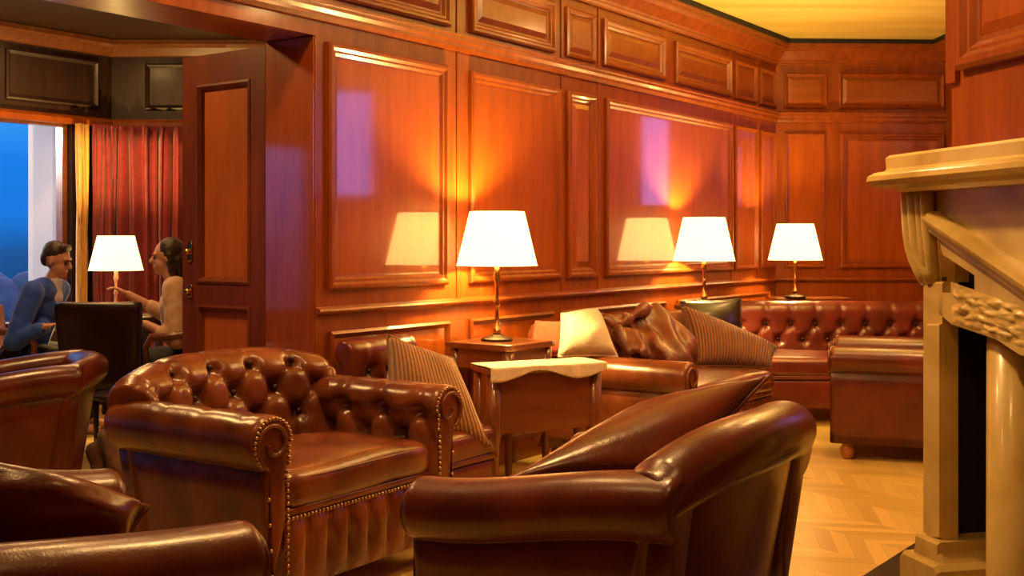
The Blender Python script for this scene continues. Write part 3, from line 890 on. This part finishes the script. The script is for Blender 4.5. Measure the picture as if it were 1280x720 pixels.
# ------------------------------------------------------------------ tables
def square_table(name, label, c, rz, w, d, h, top=.03, apron=.1, leg=.045, mat=None, shelf=None, group=None):
    t = thing(name, label, 'table', (c[0], c[1], 0), rz, group); mat = mat or M['table_wood']
    mb = MB(); mb.rbox((0, 0, h-top/2), (w, d, top), .008, n=6); mb.build('tabletop', mat, t)
    mb = MB()
    for sy in (-1, 1): mb.box((0, sy*(d/2-.035), h-top-apron/2), (w-.07, .022, apron))
    for sx in (-1, 1): mb.box((sx*(w/2-.035), 0, h-top-apron/2), (.022, d-.09, apron))
    mb.build('apron', mat, t, smooth=False)
    for sx in (-1, 1):
        for sy in (-1, 1):
            mb = MB(); x, y = sx*(w/2-.04), sy*(d/2-.04)
            mb.lathe([(leg*.34, 0), (leg*.5, .02), (leg*.36, .05), (leg*.55, (h-top-apron)*.85), (leg*.7, h-top-apron-.01), (leg*.7, h-top-.002)], (x, y, 0), 12)
            mb.build('leg', mat, t)
    if shelf:
        mb = MB(); mb.rbox((0, 0, shelf), (w-.05, d-.05, .02), .006, n=4); mb.build('shelf', mat, t)
    return t
square_table('lamp_table', 'dark square side table carrying the large table lamp', (-.055, 5.62), math.atan2(W.y, W.x), .40, .40, .705, .035, .09, mat=M['table_wood'], shelf=.25)
tdir = Vector((.537, .25, 0)).normalized(); tn = Vector((-tdir.y, tdir.x, 0))
tc_ = Vector((-.097, 5.05, 0))+tdir*.295+tn*.115
square_table('console_table', 'narrow mahogany console table below the large lamp, with a deep apron', (tc_.x, tc_.y), math.atan2(tdir.y, tdir.x), .60, .23, .625, .03, .27, leg=.05, mat=M['table_wood'])
p2t = P(880, 302, 7.55)
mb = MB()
def edge_strip(u, v):  # pale strip added to stand for lamp light on the console's front edge
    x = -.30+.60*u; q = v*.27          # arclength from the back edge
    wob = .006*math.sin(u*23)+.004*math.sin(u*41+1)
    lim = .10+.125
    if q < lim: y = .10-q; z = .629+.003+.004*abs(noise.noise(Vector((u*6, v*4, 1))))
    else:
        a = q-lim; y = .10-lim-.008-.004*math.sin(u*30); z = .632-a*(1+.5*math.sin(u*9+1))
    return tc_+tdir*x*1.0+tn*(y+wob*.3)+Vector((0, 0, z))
mb.grid(edge_strip, 60, 40)
o = mb.build('lamplit_edge_strip', M['cream_fabric'], None); b0 = tc_+Vector((0, 0, .6))
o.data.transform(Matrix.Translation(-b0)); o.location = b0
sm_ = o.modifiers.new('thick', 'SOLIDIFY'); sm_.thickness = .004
tag(o, 'pale strip added along the front edge of the console table in place of lamp light', 'table runner')
# console behind the sofas with two lamps
square_table('sofa_table', 'slim wooden table behind the wall sofa carrying the middle lamp', (p2t.x, p2t.y), math.atan2(W.y, W.x), .34, .28, .78, .03, .08)
square_table('sofa_table', 'slim wooden table behind the burgundy sofa carrying the smallest lamp', (2.28, 8.62), .04, .6, .28, .775, .03, .08)
# low table by the opening
t = thing('occasional_table', 'small round dark table with a brass dish, seen past the tub armchair', 'table', cz(P(152, 500, 5.84)))
mb = MB(); mb.lathe([(.0, .385), (.14, .385), (.15, .395), (.15, .408), (.14, .415), (0, .415)], n=28, cap=False); mb.build('tabletop', M['dark_wood'], t)
mb = MB(); mb.lathe([(.14, 0), (.14, .015), (.04, .03), (.022, .08), (.03, .2), (.02, .3), (.05, .386)], n=18); mb.build('pedestal', M['dark_wood'], t)
o = MB().lathe([(.03, 0), (.05, .004), (.065, .022), (.06, .022), (.045, .01), (0, .008)], n=20).build('dish', M['brass'], None); o.location = cz(P(150, 497, 5.82))+Vector((0, 0, .416))
tag(o, 'small brass dish on the round dark table', 'dish')

# ------------------------------------------------------------------ lamps
WARM = (1, .66, .19)
def lamp(label, base, shade_bot, shade_top, rbot, rtop, power, base_mat=None, group=None, fancy=True):
    t = thing('table_lamp', label, 'lamp', base, 0, group)
    hb_ = shade_bot-base[2]; ht = shade_top-base[2]
    bm_ = base_mat or M['brass']
    mb = MB(); mb.lathe([(.078, 0), (.082, .006), (.078, .012), (.05, .02), (.02, .03), (.016, .04)], n=28); mb.build('base', M['dark_wood'] if fancy else bm_, t)
    mb = MB(); mb.lathe([(.016, .03), (.024, .04), (.024, .055), (.013, .065), (.010, hb_*.45), (.017, hb_*.5), (.010, hb_*.55), (.009, hb_*.75), (.018, hb_*.82), (.013, hb_*.95), (.013, hb_+.05)], n=18); mb.build('stem', bm_, t)
    mb = MB(); nn = 40
    pr = [(rbot, hb_), (rbot-.004, hb_+.006), (rtop+.002, ht-.006), (rtop, ht)]
    pr2 = [(r_-.003, z_) for r_, z_ in pr][::-1]
    mb.lathe(pr+pr2+[pr[0]], n=nn, cap=False)
    mb.build('lamp_shade', M['shade'], t, angle=40)
    mb = MB(); mb.lathe([(.012, hb_+.04), (.03, hb_+.07), (.035, hb_+.10), (.02, hb_+.13), (.002, hb_+.14)], n=14)
    bl = mb.build('bulb', bulbm, t)
    mb = MB()
    for a in range(3): mb.tube([(0, 0, hb_+.035), ((rbot-.006)*math.cos(a*2.094), (rbot-.006)*math.sin(a*2.094), hb_+.012)], .002, 5)
    mb.build('spider', bm_, t)
    li = bpy.data.lights.new('lamp_glow', 'POINT'); li.energy = power; li.color = WARM; li.shadow_soft_size = .04
    lo = bpy.data.objects.new('lamp_glow', li); C.objects.link(lo); lo.parent = t; lo.location = (0, 0, hb_+.17)
    return t
bulbm, nt, b = new_mat('frosted_bulb'); b.inputs['Emission Color'].default_value = (1, .75, .4, 1); b.inputs['Emission Strength'].default_value = 6
lamp('large brass table lamp with a glowing cream shade on the side table', (-.075, 5.60, .706), 1.08, 1.35, .205, .137, 110)
p2 = P(880, 302, 7.55)
lamp('middle lit table lamp behind the ribbed cushions', (p2.x, p2.y, .781), 1.07, 1.363, .21, .14, 95)
p3 = P(994, 302, 8.5)
lamp('smallest lit table lamp, behind the burgundy sofa by the far wall', (p3.x, p3.y, .776), 1.06, 1.335, .205, .137, 60)
p4 = P(145, 302, 7.6)
lamp('lit table lamp between the seated man and woman', (p4.x, p4.y, .70), 1.005, 1.24, .18, .12, 110, base_mat=M['blush'], fancy=False)

# ------------------------------------------------------------------ fireplace on the right
Q0 = Vector((1.177, 3.2, 0)); G = Vector((.2358, -.9718, 0)); FM = Vector((-.9718, -.2358, 0))
def fp(a, z, d): return Q0+G*a+FM*d+Vector((0, 0, z))
def fpx(px, py, off=0):
    r = (px-CX)/F
    Y = (off-Q0.dot(FM)*-1*-1) if False else None
    k = r*FM.x+FM.y
    Y = (off+Q0.dot(FM))/k
    p = Vector((r*Y, Y, CH-(py-HY)*Y/F))
    return ((p-Q0).dot(G), p.z)
FL = 1.75
fire = thing('fireplace', 'carved cream stone fireplace with a moulded mantel shelf at the right', 'fireplace', Q0+G*FL/2-FM*.1)
def both(fnbuild, name, mat, **kw):
    """left side as seen and its mirror image further right"""
    for flip in (0, 1):
        f = (lambda a, z, d: fp(FL-a, z, d)) if flip else fp
        mb = MB(); fnbuild(mb, f); mb.build(name, mat, fire, world=True, **kw)
def pol(*pp, off=0): return [fpx(x, y, off) for x, y in pp]
# mantel shelf
mb = MB()
ends = [(-.0, -.28), (-.0, 0), (FL, 0), (FL, -.28)]
def P2(a, d): v = fp(a, 0, d); return (v.x, v.y)
zt = 1.45
moulding_run(mb, [P2(*e) for e in ends], [(0, zt-.108), (.045, zt-.108), (.055, zt-.098), (.085, zt-.096), (.105, zt-.088), (.115, zt-.074), (.112, zt-.060), (.098, zt-.050), (.078, zt-.046), (.074, zt-.040), (.076, zt-.008), (.068, zt), (0, zt)][::1])
mb.prism([(0, -.28), (FL, -.28), (FL, 0), (0, 0)], lambda a, d, z: fp(a, z, d), zt-.1, zt)
mantel = mb.build('mantel_shelf', M['stone'], fire, world=True, angle=35)
# frieze slab, in pieces round a deep hollow
def fr(mb, f):
    q = pol((1163, 232), (1163, 268), (1178, 318), (1217, 343), (1217, 366), (1174, 366), (1172, 392), (1186, 404), (1216, 412), (1246, 426), (1275, 445))
    a_end = FL/2+.001
    q += [(a_end, q[-1][1]-.0), (a_end, zt-.1), (q[0][0], zt-.1)]
    mb.prism(q[1:], f, -.10, 0, bev=.004)
both(fr, 'frieze_slab', M['stone'], smooth=False)
def hollow(mb, f):
    mb.prism(pol((1158, 250), (1225, 250), (1225, 372), (1158, 372)), f, -.13, -.095)
both(hollow, 'hollow_back', M['soot_shade'], smooth=False)  # near-black backing paints shade into the hollow
# slanting moulding
def slant(mb, f):
    p0 = fpx(1172, 277); p1 = fpx(1282, 350)
    dv = Vector((p1[0]-p0[0], p1[1]-p0[1])); L = dv.length; dv /= L; nv = Vector((-dv.y, dv.x))
    L = (FL/2-p0[0])/dv.x*.62
    prof = [(-.036, 0), (-.036, .014), (-.028, .024), (-.014, .024), (-.012, .034), (.0, .05), (.012, .054), (.016, .044), (.024, .042), (.032, .024), (.032, 0)]
    vs = []; k = len(prof)
    for s in (0, L):
        for (w, d) in prof: vs.append(f(p0[0]+dv.x*s+nv.x*w, p0[1]+dv.y*s+nv.y*w, d))
    mb.add(vs, [(j, j+1, k+j+1, k+j) for j in range(k-1)]+[list(range(k)), list(range(k, 2*k))[::-1]])
both(slant, 'slanting_moulding', M['stone'], angle=40)
# corbel with ribs under the mantel end
def corbel(mb, f):
    for i, (x0, x1) in enumerate(((1138, 1147), (1146, 1156), (1155, 1163), (1162, 1171))):
        a0 = fpx(x0, 240)[0]; a1 = fpx(x1, 240)[0]; rr = (a1-a0)/2
        pts = []; rs = []
        for q in range(9):
            s = q/8; z = fpx(1150, 238)[1]*(1-s)+fpx(1150, 352)[1]*s
            ins = .045*max(0, (s-.55)/.45)**2
            pts.append(f((a0+a1)/2+ins*(1.0 if i < 2 else -.3), z, .02-.03*s*s)); rs.append(rr*1.15*(1-.25*max(0, s-.6)))
        mb.tube(pts, rs, 10)
both(corbel, 'corbel', M['stone'])
# jamb pilaster, plinth, inner columns
def jamb(mb, f):
    mb.prism(pol((1154, 352), (1178, 352), (1178, 690), (1154, 690)), f, -.05, 0, bev=.006)
    mb.prism(pol((1154, 236), (1174, 236), (1174, 353), (1154, 353)), f, -.16, -.05)
    mb.prism(pol((1161, 405), (1178, 405), (1178, 672), (1161, 672)), f, 0, .010, bev=.004)
both(jamb, 'jamb', M['stone'], smooth=False)
def plinth(mb, f):
    q = pol((1152, 664), (1186, 676)); zz = q[0][1]; a0 = q[0][0]; a1 = fpx(1190, 690)[0]
    mb.prism([(a0, .012), (a1, .012), (a1, zz-.06), (a1-.02, zz-.03), (a1-.02, zz), (a0+.012, zz), (a0+.008, zz-.03), (a0, zz-.05)], f, -.17, .03, bev=.008)
    mb.prism([(a0-.03, .012), (a1+.015, .012), (a1+.015, zz-.07), (a1, zz-.055), (a0-.015, zz-.055), (a0-.03, zz-.07)], f, -.17, .055, bev=.01)
both(plinth, 'plinth', M['stone'], smooth=False)
def columns(mb, f):
    for (x0, x1, dd) in ((1206, 1250, -.10), (1262, 1271, -.08)):
        a0 = fpx(x0, 500)[0]; a1 = fpx(x1, 500)[0]; r_ = (a1-a0)/2
        mb.tube([f((a0+a1)/2, .02, dd), f((a0+a1)/2, .10, dd), f((a0+a1)/2, 1.10, dd)], [r_*1.1, r_, r_*.96], 20)
both(columns, 'inner_column', M['stone'])
# carved relief
def relief(mb, f):
    a0, z0 = fpx(1188, 405); a1, z1 = fpx(1290, 358)
    def fn(u, v):
        e = min(u, 1-u, v, 1-v)*6; e = min(1, e)
        d = -.001+e*(.007+.012*noise.fractal(Vector((u*8, v*6, 3)), 1, 2, 4))
        return f(a0+(a1-a0)*u, z0-.045*u+(z1-z0-.0)*v*(1-.1*u), max(d, -.003))
    mb.grid(fn, 44, 30)
both(relief, 'carved_relief', M['stone'])
mb = MB()   # dark firebox lining behind the columns
slab_f = lambda a0, a1, d0, d1, z0, z1: mb.add([fp(a, z, d) for a in (a0, a1) for d in (d0, d1) for z in (z0, z1)], [(0, 1, 3, 2), (4, 6, 7, 5), (0, 4, 5, 1), (2, 3, 7, 6), (0, 2, 6, 4), (1, 5, 7, 3)])
slab_f(.012, FL-.012, -.42, -.36, .012, 1.2); slab_f(.012, .036, -.36, -.05, .012, 1.1); slab_f(FL-.036, FL-.012, -.36, -.05, .012, 1.1); slab_f(.012, FL-.012, -.36, -.11, 1.09, 1.14)
mb.build('firebox', M['soot_shade'], fire, world=True, smooth=False)
# hearth slab
mb = MB(); hp = [(1.10, 3.795), (1.76, 4.635), (2.5, 4.2), (1.9, 2.0), (1.0, 2.3), (.98, 3.64)]
hn = len(hp)
mb.add([(x, y, z) for z in (.0, .012) for (x, y) in hp], [list(range(hn))[::-1], list(range(hn, 2*hn))]+[(i, (i+1) % hn, hn+(i+1) % hn, hn+i) for i in range(hn)])
struct(mb.build('trim_9', M['hearth'], None, smooth=False))
# chimney breast
mb = MB()
ab0 = fpx(1190, 100, -.12)[0]
mb.add([fp(a, z, d) for a in (ab0, FL+.3) for d in (-2.2, -.12) for z in (zt-.02, Z_CEIL-.01)], [(0, 1, 3, 2), (4, 6, 7, 5), (0, 4, 5, 1), (2, 3, 7, 6), (0, 2, 6, 4), (1, 5, 7, 3)])
mb.add([fp(a, z, d) for a in (ab0+.03, FL-.0) for d in (-2.2, -.43) for z in (0, zt)], [(0, 1, 3, 2), (4, 6, 7, 5), (0, 4, 5, 1), (2, 3, 7, 6), (0, 2, 6, 4), (1, 5, 7, 3)])
cb_ = root_struct('wall_chimney', mb, M['wood'])
fw = lambda u, n, z: fp(u, z, -.12+n)
a0 = fpx(1204, 85, -.12)[0]
panel(fw, cb_, a0, a0+.62, 1.69, 2.75, [(0, 0), (0, .025), (.012, .035), (.03, .035), (.045, .02), (.055, .02), (.07, .006), (.085, .005)], raised=True)
mb = MB(); mb.prism([(ab0-.01, 0), (ab0+.035, 0), (ab0+.035, 1), (ab0-.01, 1)], lambda a, b, d: fp(a, 1.66+b*1.3, d), -.2, -.105)
mb.build('corner_stile', M['wood'], cb_, world=True, smooth=False)

# ------------------------------------------------------------------ chairs and people in the alcove
def side_chair(label, loc, face, w=.50, h=.86, seat=.45, mat=None, arms=False, back_mat=None):
    rz = math.atan2(face[1], face[0])+PI/2
    t = thing('dining_chair', label, 'chair', (loc[0], loc[1], 0), rz)
    mat = mat or M['dark_leather']
    mb = MB(); mb.rbox((0, 0, seat-.05), (w, .48, .10), .03, crown=.015, n=8); mb.build('seat', mat, t)
    mb = MB()
    R = Matrix.Rotation(math.radians(-8), 3, 'X')
    def taper(q):
        q = q.copy(); f = (q.z/(h-seat)+.5); q.x *= .92+.08*f; q.y += .02*(1-(2*q.x/w)**2); return q
    mb.rbox((0, .25, (h+seat)/2-.02), (w, .07, h-seat+.06), .02, n=8, R=R, fn=taper)
    mb.build('backrest', back_mat or mat, t)
    for sx in (-1, 1):
        for sy in (-1, 1):
            mb = MB(); mb.tube([(sx*(w/2-.03), sy*.20, seat-.08), (sx*(w/2-.03), sy*.21+(.03 if sy > 0 else 0), 0)], [.022, .014], 8); mb.build('leg', M['dark_wood'], t)
        if arms:
            mb = MB(); mb.tube([(sx*(w/2+.015), .24, seat+.25), (sx*(w/2+.03), .05, seat+.26), (sx*(w/2+.03), -.20, seat+.24), (sx*(w/2+.02), -.23, seat+.18), (sx*(w/2), -.21, seat-.06)], [.02, .022, .024, .02, .016], 8)
            mb.build('armrest', M['table_wood'], t)
    return t
cpos = P(127, 302, 6.1)
side_chair('dark upholstered chair seen from behind in front of the lit alcove lamp', (cpos.x, cpos.y+.25), (.02, 1), w=.47, h=.865)

def person(label, pelvis, face, lean, hscale, mats, female=False, hands_to=None, prop=1.0, headtilt=0.0):
    """a seated figure; pelvis = seat contact centre, face = (x, y) heading"""
    f = Vector((face[0], face[1], 0)).normalized(); s = Vector((-f.y, f.x, 0)); up = Vector((0, 0, 1))   # s = person's left
    t = thing('person', label, 'person', (pelvis[0], pelvis[1], 0))
    b = Vector(pelvis)
    k = hscale
    hip = b+up*.09*k
    tl = (up*math.cos(lean)+f*math.sin(lean))
    wst = hip+tl*.18*k; chest = hip+tl*.36*k; nb = hip+tl*.53*k; head = nb+(up*.155+f*.055)*k
    shw = (.175 if female else .20)*k
    skin, top, hairm, legm = mats
    sh = [nb-tl*.055*k+s*sd*shw for sd in (1, -1)]
    tgt = [Vector(h_) for h_ in hands_to]
    elb = []
    for i, sd in enumerate((1, -1)):
        m = (sh[i]+tgt[i])/2; d = (tgt[i]-sh[i]); l = d.length
        h_ = math.sqrt(max(.0, (.29*k)**2-(l/2)**2)) if l/2 < .29*k else 0
        elb.append(m-up*h_*.8+s*sd*h_*.35-f*h_*.45)
    knee = [b+f*.44*k+s*sd*.11*k+up*.06*k for sd in (1, -1)]
    ank = [Vector((q.x-f.x*.04, q.y-f.y*.04, .07)) for q in knee]
    toe = [a+f*.16*k-up*.04 for a in ank]
    Rf = Matrix((s, -f, up)).transposed()            # local x=left, y=back, z=up
    tilt = Matrix.Rotation(headtilt, 3, s)
    Rh = tilt @ Rf
    H = lambda x, y, z: head+Rh @ Vector((x*k, y*k, z*k))
    parts = [('c', hip+s*.08*k, hip-s*.08*k, .105*k, .105*k), ('c', hip, wst, .115*k, .11*k), ('c', wst, chest, .115*k, .125*k),
             ('c', chest+s*.06*k, chest-s*.06*k, .105*k, .105*k), ('c', sh[0]*.75+sh[1]*.25, sh[1]*.75+sh[0]*.25, .075*k, .075*k),
             ('c', nb-tl*.03*k, head-up*.07*k, .055*k, .05*k)]
    for i in range(2):
        parts += [('c', sh[i], elb[i], .052*k, .042*k), ('c', elb[i], tgt[i], .04*k, .027*k),
                  ('c', hip+s*(1 if i == 0 else -1)*.08*k, knee[i], .085*k, .062*k), ('c', knee[i], ank[i], .058*k, .038*k), ('c', ank[i]-up*.02, toe[i], .04*k, .03*k)]
        # hand with palm, four fingers, thumb
        d = (tgt[i]-elb[i]).normalized(); sd = 1 if i == 0 else -1
        lat = d.cross(up).normalized(); nd = lat.cross(d).normalized()
        pc = tgt[i]+d*.045*k
        parts.append(('s', pc, (.040*k, .015*k, .048*k), Matrix((lat, nd, d)).transposed()))
        for j, ln in enumerate((.058, .068, .064, .048)):
            o0 = tgt[i]+d*.082*k+lat*(-.030+.020*j)*k
            o1 = o0+d*ln*.5*k-nd*.010*k; o2 = o1+d*ln*.35*k-nd*.026*k
            parts += [('c', o0, o1, .0088*k, .0082*k), ('c', o1, o2, .0082*k, .0068*k)]
        th0 = tgt[i]+d*.03*k+lat*(-sd)*.030*k; th1 = th0+d*.03*k+lat*(-sd)*.02*k; th2 = th1+d*.03*k-nd*.01*k
        parts += [('c', th0, th1, .012*k, .010*k), ('c', th1, th2, .010*k, .008*k)]
    # head and face
    parts += [('s', H(0, .012, .03), (.074*k, .092*k, .095*k), Rh), ('s', H(0, -.028, -.035), (.056*k, .062*k, .075*k), Rh),
              ('c', H(0, -.094, .012), H(0, -.108, -.018), .009*k, .014*k), ('s', H(0, -.072, -.088), (.024*k, .020*k, .018*k), Rh),
              ('c', H(-.018, -.086, -.052), H(.018, -.086, -.052), .009*k, .009*k), ('c', H(-.018, -.084, -.064), H(.018, -.084, -.064), .009*k, .009*k),
              ('c', H(-.04, -.076, .032), H(.04, -.076, .032), .012*k, .012*k)]
    for sd in (1, -1): parts.append(('s', H(sd*.074, .01, -.005), (.010*k, .018*k, .030*k), Rh))
    body = blob('body', parts, .0065, skin, t, 3)
    # eyes and brows
    for sd in (1, -1):
        mb = MB(); mb.sphere(H(sd*.031, -.078, .006), (.009*k, .007*k, .006*k), 10, 7, R=Rh)
        mb.build('eye', M['black'], t, world=True)
        mb = MB(); mb.capsule(H(sd*.018, -.090, .030), H(sd*.046, -.082, .031), .004*k, .003*k, 6)
        mb.build('eyebrow', M['black'], t, world=True)
    # clothing
    g = .014
    cl = [('c', hip+s*.08*k, hip-s*.08*k, .115*k+g, .115*k+g), ('c', hip, wst, .122*k+g, .118*k+g), ('c', wst, chest, .118*k+g, .128*k+g), ('c', chest+s*.06*k, chest-s*.06*k, .106*k+g, .106*k+g),
          ('c', sh[0]*.72+sh[1]*.28, sh[1]*.72+sh[0]*.28, .078*k+g, .078*k+g)]
    for i in range(2):
        wr = elb[i]+(tgt[i]-elb[i])*(.45 if female else .94)
        cl += [('c', sh[i], elb[i], .062*k+g, .052*k+g), ('c', elb[i], wr, .050*k+g, .036*k+g)]
    blob('blouse' if female else 'jacket', cl, .010, top, t, 5, disp=lambda co: .006*noise.noise(co*14))
    lg = [('c', hip+s*.08*k, hip-s*.08*k, .118*k+g, .118*k+g)]
    for i in range(2):
        lg += [('c', hip+s*(1 if i == 0 else -1)*.08*k, knee[i], .092*k+g, .07*k+g), ('c', knee[i], ank[i]+up*.03, .066*k+g, .05*k+g)]
    blob('skirt' if female else 'trousers', lg, .013, legm, t, 4)
    if not female:
        sf = [('c', wst+f*.075*k+up*.02, chest+f*.085*k+up*.06*k, .065*k, .07*k), ('c', chest+f*.07*k+up*.06*k, nb+f*.035*k+up*.01*k, .07*k, .058*k)]
        blob('shirt', sf, .010, M['shirt'], t, 3)
    # hair
    if female:
        hp_ = [('s', H(0, .030, .045), (.084*k, .092*k, .096*k), Rh), ('s', H(0, .075, -.02), (.078*k, .055*k, .085*k), Rh), ('c', H(.0, .085, -.04), H(0, .07, -.13), .06*k, .04*k),
               ('c', H(.06, .02, .02), H(.062, .03, -.09), .03*k, .025*k), ('c', H(-.06, .02, .02), H(-.062, .03, -.09), .03*k, .025*k)]
    else:
        hp_ = [('s', H(0, .026, .058), (.080*k, .090*k, .080*k), Rh), ('s', H(0, .065, .01), (.070*k, .048*k, .07*k), Rh), ('c', H(-.04, -.035, .105), H(.04, -.035, .105), .026*k, .026*k)]
    blob('hair', hp_, .008, hairm, t, 3, disp=lambda co: .003*noise.noise(co*60))
    return t
mp_ = P(30, 302, 7.1)
person('person in a blue suit jacket sitting by the window, looking down at clasped hands', (mp_.x, mp_.y, .40), (1, -.04), .34, .91,
       (M['skin'], M['navy'], M['hair'], M['trouser']), hands_to=[P(52, 407, 6.95), P(50, 412, 6.80)], headtilt=.30)
side_chair('wooden armchair with rose seat holding the person in blue', (mp_.x-.02, mp_.y), (1, -.04), w=.56, h=.78, seat=.40, mat=M['pink_uph'], arms=True)
wp_ = P(236, 302, 6.75)
person('person with dark hair in a beige patterned top, seated facing left beside the door leaf', (wp_.x, wp_.y, .41), (-.97, -.18), .16, .90,
       (M['skin_pale'], M['beige'], M['hair'], M['trouser']), female=True, hands_to=[P(182, 405, 6.5), P(160, 368, 6.9)], headtilt=.08)
side_chair('dark chair holding the person in beige', (wp_.x+.02, wp_.y), (-.97, -.18), w=.56, h=.80, seat=.41, arms=True)
t = square_table('dining_table', 'small dark table carrying the alcove lamp between the two people', (p4.x+.05, p4.y+.03), .1, .44, .44, .70, .03, .07, mat=M['dark_wood'])

# ------------------------------------------------------------------ light
def light(name, kind, loc, energy, color, size=.1, rot=None, spot=None, blend=.6, target=None):
    li = bpy.data.lights.new(name, kind); li.energy = energy; li.color = color
    if kind == 'AREA': li.shape = 'DISK'; li.size = size
    else: li.shadow_soft_size = size
    if kind == 'SPOT': li.spot_size = math.radians(spot); li.spot_blend = blend
    o = bpy.data.objects.new(name, li); C.objects.link(o); o.location = loc
    if target is not None: o.rotation_euler = (Vector(target)-Vector(loc)).to_track_quat('-Z', 'Y').to_euler()
    return o
FILL_COL = (1, .56, .20)
# unseen warm fill lights added under the ceilings
def fill_light(x, y, e, tgt=None, z=2.80, size=.22):
    light('overhead_fill', 'AREA', (x, y, z), e, FILL_COL, size, target=tgt or (x, y, 0))
fill_light(-.9, 3.9, 17, (-.9, 4.0, .4)); fill_light(-.1, 3.3, 48, (1.2, 3.1, 1.0)); fill_light(2.0, 5.0, 26, (2.0, 5.6, 0)); fill_light(.2, 1.7, 10, (1.5, 2.9, 1.1))
fill_light(2.3, 7.0, 13); fill_light(-1.4, 2.6, 7, (-1.2, 2.6, 0)); fill_light(1.3, 5.2, 10)
fill_light(-2.5, 4.8, 22, (-2.0, 5.0, .8), z=2.68); fill_light(-2.3, 6.3, 16, z=2.66); fill_light(-3.0, 7.4, 14, z=2.66)
light('ceiling_wash', 'AREA', (2.2, 6.3, 2.2), 55, (1, .74, .32), .4, target=(2.2, 6.3, 3))  # unseen upward fill added to brighten the ceiling
tl = light('column_fill', 'SPOT', (-6.8, 8.6, 2.4), 900, (1, .83, .72), .3, spot=40, target=(-3.75, 8.5, 1.4))  # unseen spot added to brighten the white column outside

# sky
wd = bpy.data.worlds.new('evening_sky'); bpy.context.scene.world = wd; wd.use_nodes = True
nt = wd.node_tree; bg = nt.nodes['Background']
tc = N(nt, 'ShaderNodeTexCoord'); sp = N(nt, 'ShaderNodeSeparateXYZ'); nt.links.new(tc.outputs['Generated'], sp.inputs[0])
mr = N(nt, 'ShaderNodeMapRange'); mr.inputs[1].default_value = -.1; mr.inputs[2].default_value = .4; nt.links.new(sp.outputs['Z'], mr.inputs[0])
mp = N(nt, 'ShaderNodeMapping'); mp.inputs['Scale'].default_value = (1.2, 1.2, 9); nt.links.new(tc.outputs['Generated'], mp.inputs[0])
nz = N(nt, 'ShaderNodeTexNoise'); nz.inputs['Scale'].default_value = 2.5; nt.links.new(mp.outputs[0], nz.inputs['Vector'])
ma = N(nt, 'ShaderNodeMath', operation='MULTIPLY_ADD'); nt.links.new(nz.outputs['Fac'], ma.inputs[0]); ma.inputs[1].default_value = .22; nt.links.new(mr.outputs[0], ma.inputs[2])
west = ramp(nt, ma.outputs[0], [(.10, (.008, .05, .17)), (.30, (.012, .10, .34)), (.42, (.01, .22, .85)), (.62, (.06, .42, 1.0)), (1, (.05, .3, .8))])
east = N(nt, 'ShaderNodeRGB'); east.outputs[0].default_value = (.95, .68, 2.3, 1)
mx = N(nt, 'ShaderNodeMixRGB'); e = N(nt, 'ShaderNodeMapRange'); e.inputs[1].default_value = .05; e.inputs[2].default_value = .3
nt.links.new(sp.outputs['X'], e.inputs[0]); nt.links.new(e.outputs[0], mx.inputs[0]); nt.links.new(west, mx.inputs[1]); nt.links.new(east.outputs[0], mx.inputs[2])
glow = N(nt, 'ShaderNodeRGB'); glow.outputs[0].default_value = (4.2, 3.2, 8.5, 1)      # brighter dusk sky behind the camera
e2 = N(nt, 'ShaderNodeMapRange'); e2.inputs[1].default_value = -.80; e2.inputs[2].default_value = -.93
nt.links.new(sp.outputs['Y'], e2.inputs[0])
mx2 = N(nt, 'ShaderNodeMixRGB'); nt.links.new(e2.outputs[0], mx2.inputs[0]); nt.links.new(mx.outputs[0], mx2.inputs[1]); nt.links.new(glow.outputs[0], mx2.inputs[2])
nt.links.new(mx2.outputs[0], bg.inputs[0]); bg.inputs[1].default_value = 1.0

# ------------------------------------------------------------------ camera
cam = bpy.data.cameras.new('camera'); co = bpy.data.objects.new('camera', cam); C.objects.link(co)
co.location = (0, 0, CH); co.rotation_euler = (PI/2, 0, 0)
cam.sensor_width = 36; cam.lens = 36*F/1280; cam.shift_y = -(360-HY)/1280; cam.clip_start = .05; cam.clip_end = 400
sc = bpy.context.scene; sc.camera = co
sc.view_settings.view_transform = 'Standard'; sc.view_settings.look = 'None'; sc.view_settings.gamma = 1; sc.view_settings.use_curve_mapping = False
sc.view_settings.exposure = 0.0
sc.cycles.use_denoising = True
